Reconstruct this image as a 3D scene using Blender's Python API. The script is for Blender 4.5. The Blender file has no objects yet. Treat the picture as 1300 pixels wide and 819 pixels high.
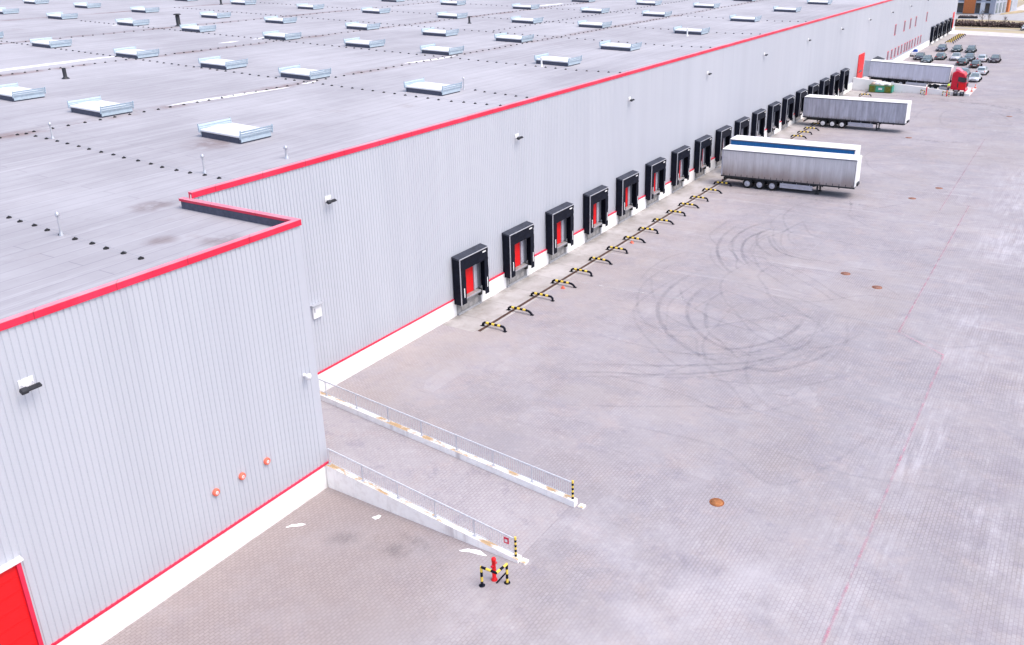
import bpy, math, random
from mathutils import Vector, Matrix
random.seed(7)
R = math.radians
scene = bpy.context.scene
col = scene.collection

# ------------------------------------------------------------------ materials
def newmat(name):
    m = bpy.data.materials.new(name); m.use_nodes = True
    nt = m.node_tree; b = nt.nodes['Principled BSDF']
    return m, nt, b
class NB:
    """tiny node builder"""
    def __init__(s, nt): s.nt = nt; s.tc = None
    def n(s, t, **k):
        nd = s.nt.nodes.new(t)
        for a, v in k.items(): setattr(nd, a, v)
        return nd
    def l(s, a, b): s.nt.links.new(a, b)
    def put(s, sock, v):
        if hasattr(v, 'links') or isinstance(v, bpy.types.NodeSocket): s.l(v, sock)
        else: sock.default_value = v
    def co(s):
        if not s.tc: s.tc = s.n('ShaderNodeTexCoord')
        return s.tc.outputs['Object']
    def map(s, scale=(1,1,1), loc=(0,0,0), rot=(0,0,0), v=None):
        m = s.n('ShaderNodeMapping'); s.l(v or s.co(), m.inputs['Vector'])
        m.inputs['Scale'].default_value = scale; m.inputs['Location'].default_value = loc; m.inputs['Rotation'].default_value = rot
        return m.outputs[0]
    def noise(s, scale, vec=None, detail=4, rough=.6, dist=0):
        t = s.n('ShaderNodeTexNoise'); s.l(vec or s.co(), t.inputs['Vector'])
        t.inputs['Scale'].default_value = scale; t.inputs['Detail'].default_value = detail
        t.inputs['Roughness'].default_value = rough; t.inputs['Distortion'].default_value = dist
        return t.outputs['Fac']
    def ramp(s, f, a, b, va=0., vb=1., smooth=True):
        t = s.n('ShaderNodeMapRange'); t.interpolation_type = 'SMOOTHSTEP' if smooth else 'LINEAR'
        s.l(f, t.inputs['Value']); t.inputs['From Min'].default_value = a; t.inputs['From Max'].default_value = b
        t.inputs['To Min'].default_value = va; t.inputs['To Max'].default_value = vb
        return t.outputs[0]
    def m(s, op, a, b=0.):
        t = s.n('ShaderNodeMath', operation=op); s.put(t.inputs[0], a); s.put(t.inputs[1], b); return t.outputs[0]
    def mix(s, f, a, b, mode='MIX'):
        t = s.n('ShaderNodeMix', data_type='RGBA', blend_type=mode)
        s.put(t.inputs[0], f)
        for i, v in ((6, a), (7, b)):
            s.put(t.inputs[i], tuple(v) + (1,) if isinstance(v, (tuple, list)) and len(v) == 3 else v)
        return t.outputs[2]
    def xyz(s, v=None):
        t = s.n('ShaderNodeSeparateXYZ'); s.l(v or s.co(), t.inputs[0]); return t.outputs
    def bump(s, h, strength, dist, bsdf):
        t = s.n('ShaderNodeBump'); s.l(h, t.inputs['Height']); t.inputs['Strength'].default_value = strength; t.inputs['Distance'].default_value = dist
        s.l(t.outputs[0], bsdf.inputs['Normal'])

def plain(name, c, rough=.6, metal=0., var=.18, scale=3., spec=.35, dark=None):
    """colour broken up by two scales of noise"""
    m, nt, b = newmat(name); k = NB(nt)
    f = k.noise(scale, detail=5); g = k.noise(scale*7, detail=3)
    f = k.m('ADD', k.m('MULTIPLY', f, .7), k.m('MULTIPLY', g, .3))
    lo = dark or tuple(x*(1-var) for x in c); hi = tuple(min(1, x*(1+var*.6)) for x in c)
    k.l(k.mix(k.ramp(f, .32, .68), lo, hi), b.inputs['Base Color'])
    b.inputs['Roughness'].default_value = rough; b.inputs['Metallic'].default_value = metal
    b.inputs['Specular IOR Level'].default_value = spec
    return m

M = {}
M['black'] = plain('black_fabric', (.006,.008,.018), .6, var=.5, scale=4, spec=.15)
M['blacktop'] = plain('grey_black_fabric', (.035,.04,.06), .65, var=.4, scale=3)
M['rubber'] = plain('black_rubber', (.015,.015,.018), .75, var=.4)
M['dark'] = plain('dark_steel', (.03,.032,.04), .55, var=.4)
M['steel'] = plain('galvanised_steel', (.42,.43,.47), .45, .3, var=.2, scale=6)
M['railsteel'] = plain('railing_steel', (.62,.63,.68), .45, .2, var=.12, scale=6)
M['alu'] = plain('aluminium', (.55,.56,.60), .38, .5, var=.12, scale=5)
M['deflector'] = plain('pale_aluminium', (.47,.57,.65), .4, .15, var=.1, scale=3)
M['curb'] = plain('dark_upstand', (.085,.09,.13), .7, var=.25, scale=4)
M['opal'] = plain('opal_plastic', (.86,.86,.86), .4, var=.04)
M['white'] = plain('white_paint', (.78,.78,.79), .5, var=.08)
M['offwhite'] = plain('off_white_tarpaulin', (.80,.79,.78), .5, var=.10, scale=1.2)
def flashing(name, c, fade):
    m, nt, b = newmat(name); k = NB(nt); o = k.xyz()
    f = k.mix(k.ramp(k.noise(.35, detail=5), .36, .7), c, fade)
    f = k.mix(k.ramp(k.noise(5., k.map((1,1,.2)), 4), .52, .8, 0, .3), f, tuple(x*.6 for x in c))
    j = k.m('ABSOLUTE', k.m('SUBTRACT', k.m('FRACT', k.m('DIVIDE', k.m('ADD', o[0], o[1]), 3.0)), .5))
    f = k.mix(k.ramp(j, .004, .009, .6, 0), f, tuple(x*.4 for x in c))
    k.l(f, b.inputs['Base Color']); b.inputs['Roughness'].default_value = .42
    return m
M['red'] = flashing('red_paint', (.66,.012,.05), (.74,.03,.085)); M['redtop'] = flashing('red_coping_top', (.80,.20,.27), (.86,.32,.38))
M['reddoor'] = plain('red_door', (.74,.008,.012), .4, var=.1)
M['redcab'] = plain('red_truck_paint', (.60,.006,.03), .25, var=.08, spec=.5)
M['orange'] = plain('orange_red_plastic', (.80,.16,.10), .5, var=.12)
M['yellow'] = plain('yellow_paint', (.85,.62,.09), .5, var=.2, scale=8)
M['glass'] = plain('dark_glass', (.02,.025,.035), .08, spec=.8, var=.2)
M['carglass'] = plain('car_glass', (.15,.20,.225), .06, spec=.9, var=.2)  # base colour lightened to stand in for reflected sky
M['grey'] = plain('mid_grey_panel', (.17,.18,.215), .6, var=.2)
M['greylight'] = plain('light_grey_panel', (.42,.43,.5), .55, var=.12)
M['pit'] = plain('grey_concrete_pit', (.30,.29,.29), .85, var=.3, scale=2.5)
M['snow'] = plain('old_snow', (.88,.88,.90), .8, var=.08, scale=5)
M['rust'] = plain('rusty_iron', (.30,.10,.035), .8, var=.35, scale=9)
M['rail_brown'] = plain('rusty_channel', (.085,.045,.035), .8, var=.5, scale=2)
M['lampred'] = plain('red_lens', (.55,.01,.02), .25, var=.1)
M['lampclear'] = plain('clear_lens', (.75,.76,.78), .15, var=.05)
M['green'] = plain('green_paint', (.10,.24,.09), .6, var=.35, scale=2.5)
M['teal'] = plain('teal_paint', (.06,.36,.25), .55, var=.2)
M['olive'] = plain('olive_worn_paint', (.19,.20,.03), .65, var=.4, scale=2)
M['vest'] = plain('hi_vis_yellow', (.62,.90,.04), .7, var=.1)
M['navy'] = plain('navy_cloth', (.02,.025,.06), .85, var=.3)
M['skin'] = plain('skin', (.52,.30,.22), .55, var=.08)
M['hair'] = plain('brown_hair', (.05,.03,.02), .7, var=.3)
M['tan'] = plain('dry_verge', (.42,.34,.22), .95, var=.35, scale=.4)
M['twig'] = plain('bare_twigs', (.13,.09,.085), .9, var=.5, scale=2)
M['bark'] = plain('tree_bark', (.17,.14,.13), .9, var=.3)
M['orangepanel'] = plain('orange_cladding', (.62,.20,.07), .6, var=.12)
M['office'] = plain('office_grey', (.42,.45,.52), .6, var=.15, scale=.6)
M['officewhite'] = plain('office_white', (.72,.73,.76), .6, var=.08)
M['asphalt'] = plain('pale_asphalt', (.40,.39,.40), .9, var=.15, scale=.5)
M['lane'] = plain('pale_concrete_lane', (.56,.53,.52), .9, var=.2, scale=.35)
M['lid'] = plain('blue_plastic', (.02,.07,.35), .5, var=.2)
M['paintblue'] = plain('blue_tarpaulin', (.012,.115,.32), .45, var=.25, scale=1)
M['grime_floor'] = plain('cable_grey', (.2,.2,.22), .6)

def cladding():
    m, nt, b = newmat('silver_cladding'); k = NB(nt)
    f = k.noise(.5, k.map((1,1,.05)), 4); g = k.noise(.07, detail=3)
    sheet = k.n('ShaderNodeTexWhiteNoise', noise_dimensions='1D')       # each sheet of cladding a touch different
    o = k.xyz(); k.l(k.m('FLOOR', k.m('DIVIDE', k.m('ADD', o[0], o[1]), 1.05)), sheet.inputs['W'])
    c = k.mix(k.ramp(f, .3, .7), (.505,.525,.58), (.53,.55,.605))
    c = k.mix(k.m('MULTIPLY', sheet.outputs[0], .14), c, (.42,.43,.50))
    c = k.mix(k.ramp(g, .45, .75, 0, .35), c, (.54,.545,.60))
    # rain streaks under the coping
    st = k.noise(3., k.map((1,1,.02)), 5); zz = k.ramp(o[2], 7, 13.5, 0, .5)
    c = k.mix(k.m('MULTIPLY', k.ramp(st, .56, .76, 0, .7), zz), c, (.36,.365,.44))
    # splash dirt just above the plinth
    c = k.mix(k.m('MULTIPLY', k.ramp(o[2], 3.2, 1.2, 0, .28), k.noise(1.2)), c, (.36,.34,.37))
    k.l(c, b.inputs['Base Color']); b.inputs['Roughness'].default_value = .5; b.inputs['Metallic'].default_value = .15
    return m
M['clad'] = cladding()

def plinth():
    m, nt, b = newmat('white_plinth_paint'); k = NB(nt); o = k.xyz()
    f = k.noise(1.5, k.map((1,1,.3)), 5)
    c = k.mix(k.m('MULTIPLY', k.ramp(o[2], .45, 0, 0, 1), k.ramp(f, .45, .75, .1, .6)), (.84,.835,.83), (.50,.44,.38))
    c = k.mix(k.ramp(k.noise(.6, detail=5), .52, .8, 0, .25), c, (.66,.62,.6))
    # panel joints every six metres
    j = k.m('ABSOLUTE', k.m('SUBTRACT', k.m('FRACT', k.m('DIVIDE', k.m('ADD', o[1], 105.3), 6.0)), .5))
    c = k.mix(k.ramp(j, .002, .0045, .45, 0), c, (.4,.38,.37))
    k.l(c, b.inputs['Base Color']); b.inputs['Roughness'].default_value = .7
    return m
M['plinth'] = plinth()

def ramp_wall():
    m, nt, b = newmat('rust_stained_concrete'); k = NB(nt); o = k.xyz()
    st = k.noise(1.1, k.map((1.0, 2, 1.2)), 5, .65)
    c = k.mix(k.ramp(k.noise(2.5, detail=5), .4, .75), (.95,.94,.93), (.84,.815,.80))
    g = k.n('ShaderNodeNewGeometry'); up = k.ramp(k.xyz(g.outputs['Normal'])[2], .5, .8)
    c = k.mix(k.m('MULTIPLY', up, k.ramp(st, .47, .60, .08, .85)), c, (.50,.29,.09))
    dr = k.noise(1.4, k.map((1, 1, .08)), 4)
    c = k.mix(k.m('MULTIPLY', k.m('SUBTRACT', 1., up), k.ramp(dr, .56, .74, 0, .55)), c, (.42,.36,.36))
    k.l(c, b.inputs['Base Color']); b.inputs['Roughness'].default_value = .85
    k.bump(k.noise(14), .3, .02, b)
    return m
M['rampwall'] = ramp_wall()

def paving(name='block_paving', base=(.35,.325,.348), zones=True):
    """concrete block paving; rows run along Y as in the yard"""
    m, nt, b = newmat(name); k = NB(nt); o = k.xyz()
    sw = k.n('ShaderNodeCombineXYZ'); k.l(o[1], sw.inputs[0]); k.l(o[0], sw.inputs[1])
    br = k.n('ShaderNodeTexBrick'); k.l(sw.outputs[0], br.inputs['Vector'])
    br.inputs['Scale'].default_value = 1; br.inputs['Brick Width'].default_value = .24; br.inputs['Row Height'].default_value = .155; br.inputs['Bias'].default_value = .1
    br.inputs['Mortar Size'].default_value = .017; br.inputs['Mortar Smooth'].default_value = .3
    br.inputs['Color1'].default_value = (1,1,1,1); br.inputs['Color2'].default_value = (.90,.89,.90,1); br.inputs['Mortar'].default_value = (.72,.675,.685,1)
    big = k.noise(.055, detail=6, rough=.62); mid = k.noise(.33, detail=6, rough=.7); fine = k.noise(3.1, detail=5, rough=.7); grit = k.noise(28, detail=2)
    c = k.mix(k.ramp(big, .36, .64), tuple(x*.92 for x in base), tuple(x*1.08 for x in base))
    c = k.mix(k.ramp(k.noise(.42, k.map((1,1,1),(7,-21,0)), 7, .78), .48, .64, 0, .5), c, (.43,.365,.36))
    c = k.mix(k.ramp(k.noise(.65, k.map((1,1,1),(-17,5,0)), 7, .8), .50, .64, 0, .6), c, (.285,.265,.31))
    pch = k.n('ShaderNodeTexVoronoi', distance='CHEBYCHEV'); k.l(k.map((.45,.28,1)), pch.inputs['Vector']); pch.inputs['Scale'].default_value = 1.; pch.inputs['Randomness'].default_value = .8
    c = k.mix(k.m('MULTIPLY', k.ramp(k.xyz(pch.outputs['Color'])[0], .72, .9, 0, .22), k.ramp(k.noise(.3), .4, .6)), c, (.53,.51,.545))
    c = k.mix(k.ramp(mid, .46, .78, 0, .38), c, (.48,.455,.475))
    c = k.mix(k.ramp(k.noise(.16, k.map((1,1,1),(31,7,0)), 6, .7), .50, .72, 0, .42), c, (.31,.295,.335))
    c = k.mix(k.ramp(k.noise(.11, k.map((1,1,1),(-8,43,0)), 5), .5, .75, 0, .45), c, (.44,.39,.385))
    c = k.mix(k.ramp(fine, .50, .72, 0, .40), c, (.50,.475,.495))
    c = k.mix(k.ramp(k.noise(1.3, k.map((1,1,1),(3,9,0)), 6, .75), .60, .74, 0, .35), c, (.27,.25,.27))
    if zones:
        zw = k.m('MULTIPLY', k.ramp(o[0], 12, 4, 0, .55), k.ramp(k.noise(.24, k.map((1,1,1),(0,51,0)), 6, .75), .38, .6))
        c = k.mix(zw, c, (.40,.35,.335))
        spk = k.noise(5.5, detail=6, rough=.8); c = k.mix(k.m('MULTIPLY', k.ramp(spk, .60, .70, 0, .5), k.ramp(k.noise(.5, k.map((1,1,1),(3,3,0)), 4), .45, .62)), c, (.23,.205,.22))
        ds = k.noise(2.6, k.map((.16,1.0,1),(11,0,0),(0,0,.22)), 6, .8); c = k.mix(k.ramp(ds, .54, .70, 0, .42), c, (.255,.235,.255))
        ds2 = k.noise(2.2, k.map((.9,.14,1),(0,23,0),(0,0,-.12)), 6, .8); c = k.mix(k.m('MULTIPLY', k.ramp(ds2, .55, .70, 0, .42), k.ramp(o[0], 14, 24)), c, (.52,.50,.515))
        tn = k.noise(.075, k.map((1,1,1),(71,-5,0)), 6, .7); c = k.mix(k.ramp(tn, .46, .62, 0, .38), c, (.39,.345,.33))
        # forecourt beside the plinth: browner, damp
        z1 = k.m('MULTIPLY', k.ramp(o[0], 21, 12), k.ramp(o[1], .5, -.6))
        z1 = k.m('MULTIPLY', z1, k.ramp(mid, .25, .6, .5, .95))
        c = k.mix(k.m('MULTIPLY', z1, .8), c, (.325,.275,.262))
        # worn lane on the right: bleached patches row by row
        wide = k.noise(.10, k.map((1,.55,1),(5,2,0)), 5, .7); row = k.noise(2.4, k.map((1,.10,1)), 4, .7)
        z2 = k.m('MULTIPLY', k.ramp(o[0], 26, 33), k.m('MULTIPLY', k.ramp(wide, .44, .68), k.ramp(row, .36, .68)))
        c = k.mix(k.m('MULTIPLY', z2, .95), c, (.58,.555,.60))
        z4 = k.m('MULTIPLY', k.ramp(o[0], 30, 35, 0, .55), k.ramp(k.noise(.8, k.map((.55,1,1),(0,13,0)), 5, .7), .45, .62))
        c = k.mix(z4, c, (.30,.275,.31))
        # pale worn band where trucks leave the ramps, lower middle
        z3 = k.m('MULTIPLY', k.ramp(k.noise(.13, k.map((1,1,1),(17,-3,0)), 5, .7), .42, .66, 0, .5), k.m('MULTIPLY', k.ramp(o[1], 9, 2), k.ramp(o[0], 15, 20)))
        c = k.mix(z3, c, (.60,.57,.60))
        # scrubbing streaks left by turning tyres, across the yard
        sc = k.noise(.9, k.map((.10,1.1,1),(0,0,0),(0,0,.10)), 6, .75)
        c = k.mix(k.m('MULTIPLY', k.ramp(sc, .50, .68, 0, .38), k.m('MULTIPLY', k.ramp(o[0], 6, 10), k.ramp(o[1], 8, 18))), c, (.30,.295,.335))
        sc2 = k.noise(1.2, k.map((.08,1.0,1),(4,9,0),(0,0,-.06)), 6, .75)
        c = k.mix(k.m('MULTIPLY', k.ramp(sc2, .53, .72, 0, .38), k.ramp(o[1], 20, 40)), c, (.58,.565,.60))
    bm_ = k.ramp(k.noise(.21, k.map((1,1,1),(2,19,0)), 5, .7),   .36, .66, .30, 1.0)
    if zones: bm_ = k.m('MAXIMUM', bm_, z1)
    c = k.mix(bm_, c, br.outputs['Color'], 'MULTIPLY')
    c = k.mix(k.ramp(grit, .3, .8, .15, 0), c, (.16,.15,.16))
    k.l(c, b.inputs['Base Color']); b.inputs['Roughness'].default_value = .82; b.inputs['Specular IOR Level'].default_value = .3
    return m
M['paving'] = paving()
M['ramppaving'] = paving('ramp_paving', (.415,.385,.405), False)

def apron():
    m, nt, b = newmat('stained_concrete_apron'); k = NB(nt); o = k.xyz()
    c = k.mix(k.ramp(k.noise(.25, detail=6, rough=.7), .36, .66), (.34,.316,.307), (.455,.43,.432))
    c = k.mix(k.ramp(k.noise(.9, k.map((1,.6,1)), 6, .75), .5, .72, 0, .6), c, (.24,.205,.16))
    c = k.mix(k.m('MULTIPLY', k.ramp(o[0], 1.3, .2, 0, .7), k.ramp(k.noise(1.1, detail=5), .35, .65)), c, (.20,.18,.165))
    j = k.m('ABSOLUTE', k.m('SUBTRACT', k.m('FRACT', k.m('DIVIDE', o[1], 3.14)), .5))
    c = k.mix(k.ramp(j, .004, .012, .5, 0), c, (.16,.14,.13))
    k.l(c, b.inputs['Base Color']); b.inputs['Roughness'].default_value = .85
    return m
M['apron'] = apron()

def roofing():
    m, nt, b = newmat('grey_roof_membrane'); k = NB(nt); o = k.xyz()
    sw = k.n('ShaderNodeCombineXYZ'); k.l(o[1], sw.inputs[0]); k.l(o[0], sw.inputs[1])
    br = k.n('ShaderNodeTexBrick'); k.l(sw.outputs[0], br.inputs['Vector'])
    br.inputs['Scale'].default_value = 1; br.inputs['Brick Width'].default_value = 15.; br.inputs['Row Height'].default_value = 1.02
    br.inputs['Mortar Size'].default_value = .035; br.inputs['Mortar Smooth'].default_value = .8
    br.inputs['Color1'].default_value = (1,1,1,1); br.inputs['Color2'].default_value = (.94,.94,.945,1); br.inputs['Mortar'].default_value = (.66,.65,.69,1)
    c = k.mix(k.ramp(k.noise(.06, detail=6, rough=.65), .34, .66), (.345,.332,.36), (.44,.428,.46))
    c = k.mix(k.ramp(k.noise(.5, k.map((1.6,.10,1)), 5, .7), .46, .74, 0, .5), c, (.29,.275,.30))
    c = k.mix(k.ramp(k.noise(1.7, k.map((1,.25,1)), 5, .7), .55, .8, 0, .35), c, (.54,.53,.57))
    c = k.mix(k.ramp(k.noise(.22, k.map((1,1,1),(9,2,0)), 6, .75), .58, .76, 0, .55), c, (.30,.26,.265))
    c = k.mix(k.ramp(k.noise(.9, k.map((2.2,.07,1),(3,8,0)), 6, .75), .52, .66, 0, .4), c, (.52,.51,.545))
    c = k.mix(k.ramp(k.noise(1.3, k.map((1,1,1),(6,1,0)), 7, .8), .56, .72, 0, .35), c, (.27,.25,.265))
    # ponding stains in the valleys that run beside the skylights
    for vx in (-24.6, -50.9, -76.0, -105.):
        d = k.m('ABSOLUTE', k.m('SUBTRACT', o[0], vx))
        c = k.mix(k.m('MULTIPLY', k.ramp(d, 1.5, .1, 0, .75), k.ramp(k.noise(.16, k.map((1,1,1),(vx,0,0)), 6, .75), .40, .64)), c, (.20,.125,.115))
    for (sx, sy, sr) in ((-2.2,-.6,1.6),(5.2,-2.6,1.3),(3.,-3.9,1.0),(-11.5,10.6,2.6)):
        dx = k.m('SUBTRACT', o[0], sx); dy = k.m('SUBTRACT', o[1], sy)
        d = k.m('SQRT', k.m('ADD', k.m('MULTIPLY', dx, dx), k.m('MULTIPLY', dy, dy)))
        c = k.mix(k.m('MULTIPLY', k.ramp(d, sr, sr*.2, 0, .6), k.ramp(k.noise(1.1, detail=5), .3, .6)), c, (.19,.14,.14))
    c = k.mix(.85, c, br.outputs['Color'], 'MULTIPLY')
    k.l(c, b.inputs['Base Color']); b.inputs['Roughness'].default_value = .8; b.inputs['Specular IOR Level'].default_value = .25
    return m
M['roof'] = roofing()

def curtain(name, c, grime, gz, pleat=.12):
    """lorry curtain: shade of faint pleats painted as vertical streaks, webbing straps, road dirt rising from the lower edge"""
    m, nt, b = newmat(name); k = NB(nt); o = k.xyz()
    f = k.noise(2.2, k.map((1,1,.12)), 5, .7); g = k.noise(.5, detail=4)
    cc = k.mix(k.ramp(f, .34, .68), tuple(x*(1-pleat) for x in c), tuple(x*1.06 for x in c))  # darker tone paints the shade inside the pleats
    cc = k.mix(k.ramp(g, .5, .8, 0, .3), cc, tuple(x*.8 for x in c))
    dz = k.m('ADD', o[2], k.m('MULTIPLY', k.m('SUBTRACT', k.noise(1.1, k.map((1,1,.25)), 5), .5), 1.6))
    cc = k.mix(k.ramp(dz, gz, 1.0, 0, .8), cc, grime)
    st = k.m('ABSOLUTE', k.m('SUBTRACT', k.m('FRACT', k.m('DIVIDE', o[0], .62)), .5))
    cc = k.mix(k.ramp(st, .02, .045, .28, 0), cc, tuple(x*.45 for x in c))
    bk = k.m('ABSOLUTE', k.m('SUBTRACT', k.m('FRACT', k.m('DIVIDE', o[0], .62)), .5))
    cc = k.mix(k.m('MULTIPLY', k.ramp(bk, .05, .07, .8, 0), k.ramp(o[2], 1.42, 1.36)), cc, (.03,.03,.035))
    cc = k.mix(k.ramp(k.noise(1.1, k.map((.5,1,2.2),(5,0,1)), 6, .75), .56, .72, 0, .4), cc, tuple(x*.62 for x in c))
    k.l(cc, b.inputs['Base Color']); b.inputs['Roughness'].default_value = .55
    k.bump(k.noise(1.6, k.map((1.4,1,.1)), 4), .35, .05, b)
    return m
M['curtA'] = curtain('silver_curtain', (.56,.555,.59), (.23,.17,.15), 3.2)
M['curtB'] = curtain('pleated_grey_curtain', (.46,.47,.55), (.27,.25,.26), 1.7, .3)
M['curtC'] = curtain('plain_grey_curtain', (.56,.565,.66), (.36,.33,.36), 1.8)
M['curtBlue'] = curtain('blue_curtain', (.012,.17,.46), (.02,.07,.15), 2.0)

def worn_paint(name, c, lo, hi):
    m, nt, b = newmat(name); k = NB(nt)
    a = k.m('MULTIPLY', k.ramp(k.noise(1.4, detail=6, rough=.75), lo, hi), k.ramp(k.noise(9, detail=3), .3, .6, .4, .9))
    b.inputs['Base Color'].default_value = c + (1,); b.inputs['Roughness'].default_value = .8
    k.l(a, b.inputs['Alpha'])
    return m
M['redline'] = worn_paint('worn_red_paint', (.58,.19,.27), .34, .84)
M['whiteline'] = worn_paint('worn_white_scuff', (.7,.69,.7), .35, .7)
def tyre_mat(name, strength, c=(.055,.055,.075), blot=0):
    m, nt, b = newmat(name); k = NB(nt)
    uv = k.n('ShaderNodeUVMap').outputs[0]; s = k.xyz(uv)
    edge = k.m('MULTIPLY', k.ramp(s[1], 0, .42), k.ramp(s[1], 1, .58))
    ends = k.m('MULTIPLY', k.ramp(s[0], 0, .22), k.ramp(s[0], 1, .78))
    nz = k.m('MULTIPLY', k.ramp(k.noise(.45, detail=5, rough=.7), .25, .65, .25, 1), k.ramp(k.noise(6, detail=3), .3, .65, .5, 1))
    if blot: nz = k.m('MULTIPLY', k.ramp(k.noise(.8, k.map((1,.45,1)), 7, .8), .42, blot), k.ramp(k.noise(3.5, k.map((1,.3,1)), 4), .35, .6, .3, 1))
    k.l(k.m('MULTIPLY', k.m('MULTIPLY', k.m('MULTIPLY', edge, ends), nz), strength), b.inputs['Alpha'])
    b.inputs['Base Color'].default_value = c + (1,); b.inputs['Roughness'].default_value = .7
    return m
M['tyre'] = tyre_mat('tyre_rubber_on_paving', .22, (.13,.13,.18))
M['tyrefaint'] = tyre_mat('faint_tyre_rubber_on_paving', .115, (.14,.14,.19))
M['damp'] = tyre_mat('damp_stain', .26, (.17,.155,.17), .62)

def facade_field():
    m, nt, b = newmat('dry_field'); k = NB(nt)
    c = k.mix(k.ramp(k.noise(.02, detail=6), .35, .65), (.44,.37,.25), (.36,.30,.22))
    c = k.mix(k.ramp(k.noise(.4, detail=4), .5, .75, 0, .4), c, (.28,.24,.17))
    k.l(c, b.inputs['Base Color']); b.inputs['Roughness'].default_value = .95
    return m
M['field'] = facade_field()
CARCOL = {}
def carpaint(key, c):
    if key not in CARCOL:
        m, nt, b = newmat('car_paint_' + key); k = NB(nt)
        k.l(k.mix(k.ramp(k.noise(1.2, detail=3), .35, .7), tuple(x*.85 for x in c), c), b.inputs['Base Color'])
        b.inputs['Roughness'].default_value = .22; b.inputs['Metallic'].default_value = .25; b.inputs['Coat Weight'].default_value = .5
        CARCOL[key] = m
    return CARCOL[key]

# ------------------------------------------------------------------ mesh builder
class MB:
    def __init__(s): s.v = []; s.f = []; s.mi = []; s.uv = None; s.smooth = []
    def add(s, vs, fs, mi=0, smooth=False):
        o = len(s.v); s.v += [tuple(v) for v in vs]
        for f in fs: s.f.append([i+o for i in f]); s.mi.append(mi); s.smooth.append(smooth)
        return s
    def box(s, x0, x1, y0, y1, z0, z1, mi=0, M4=None):
        vs = [(x,y,z) for z in (z0,z1) for y in (y0,y1) for x in (x0,x1)]
        if M4: vs = [M4 @ Vector(v) for v in vs]
        return s.add(vs, [(0,2,3,1),(4,5,7,6),(0,1,5,4),(2,6,7,3),(0,4,6,2),(1,3,7,5)], mi)
    def cbox(s, x0, x1, y0, y1, z0, z1, c, mi=0, M4=None):
        """box with chamfered edges"""
        vs = []
        for x, sx in ((x0,1),(x1,-1)):
            for y, sy in ((y0,1),(y1,-1)):
                for z, sz in ((z0,1),(z1,-1)):
                    vs += [(x, y+sy*c, z+sz*c), (x+sx*c, y, z+sz*c), (x+sx*c, y+sy*c, z)]
        if M4: vs = [M4 @ Vector(v) for v in vs]
        I = lambda a,b,d,k: (a*4+b*2+d)*3+k
        F = [(I(0,0,0,0),I(0,0,1,0),I(0,1,1,0),I(0,1,0,0)),(I(1,0,0,0),I(1,1,0,0),I(1,1,1,0),I(1,0,1,0)),
             (I(0,0,0,1),I(1,0,0,1),I(1,0,1,1),I(0,0,1,1)),(I(0,1,0,1),I(0,1,1,1),I(1,1,1,1),I(1,1,0,1)),
             (I(0,0,0,2),I(0,1,0,2),I(1,1,0,2),I(1,0,0,2)),(I(0,0,1,2),I(1,0,1,2),I(1,1,1,2),I(0,1,1,2))]
        for a in (0,1):
            for b_ in (0,1):
                F.append((I(a,b_,0,0),I(a,b_,1,0),I(a,b_,1,1),I(a,b_,0,1)))
                F.append((I(a,0,b_,0),I(a,1,b_,0),I(a,1,b_,2),I(a,0,b_,2)))
                F.append((I(0,a,b_,1),I(1,a,b_,1),I(1,a,b_,2),I(0,a,b_,2)))
                for d in (0,1): F.append((I(a,b_,d,0),I(a,b_,d,1),I(a,b_,d,2)))
        return s.add(vs, F, mi)
    def tube(s, pts, r, n=8, mi=0, caps=True, smooth=True):
        pts = [Vector(p) for p in pts]; rs = r if isinstance(r, (list, tuple)) else [r]*len(pts)
        vs = []; fs = []
        up = None
        for i, p in enumerate(pts):
            a = pts[max(i-1,0)]; b = pts[min(i+1,len(pts)-1)]; t = (b-a).normalized()
            if up is None: up = Vector((0,0,1)) if abs(t.z) < .95 else Vector((1,0,0))
            u = t.cross(up).normalized(); w = u.cross(t).normalized(); up = w
            for k in range(n):
                th = 2*math.pi*k/n; vs.append(p + (u*math.cos(th)+w*math.sin(th))*rs[i])
        for i in range(len(pts)-1):
            for k in range(n):
                fs.append((i*n+k, i*n+(k+1)%n, (i+1)*n+(k+1)%n, (i+1)*n+k))
        s.add(vs, fs, mi, smooth)
        if caps:
            s.add(vs[:n], [tuple(range(n))][::-1], mi); s.add(vs[-n:], [tuple(range(n))], mi)
        return s
    def cyl(s, a, b, r, n=14, mi=0, r2=None): return s.tube([a, b], [r, r if r2 is None else r2], n, mi)
    def lathe(s, prof, n=16, axis='z', at=(0,0,0), mi=0, smooth=True):
        vs = []; fs = []
        for (r, h) in prof:
            for k in range(n):
                th = 2*math.pi*k/n; a, b = r*math.cos(th), r*math.sin(th)
                v = {'z':(a,b,h),'x':(h,a,b),'y':(a,h,b)}[axis]; vs.append((v[0]+at[0],v[1]+at[1],v[2]+at[2]))
        m = len(prof)
        for i in range(m-1):
            for k in range(n): fs.append((i*n+k,i*n+(k+1)%n,(i+1)*n+(k+1)%n,(i+1)*n+k))
        s.add(vs, fs, mi, smooth)
        if prof[0][0] > 1e-5: s.add(vs[:n], [tuple(range(n))], mi)
        if prof[-1][0] > 1e-5: s.add(vs[-n:], [tuple(range(n))], mi)
        return s
    def prism(s, poly, axis, a, b, mi=0):
        """polygon in the other two axes, pushed from a to b along axis"""
        mk = {'x':lambda p,h:(h,p[0],p[1]),'y':lambda p,h:(p[0],h,p[1]),'z':lambda p,h:(p[0],p[1],h)}[axis]
        n = len(poly); vs = [mk(p,a) for p in poly]+[mk(p,b) for p in poly]
        return s.add(vs, [tuple(range(n)), tuple(range(2*n-1,n-1,-1))]+[(i,(i+1)%n,n+(i+1)%n,n+i) for i in range(n)], mi)
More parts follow.
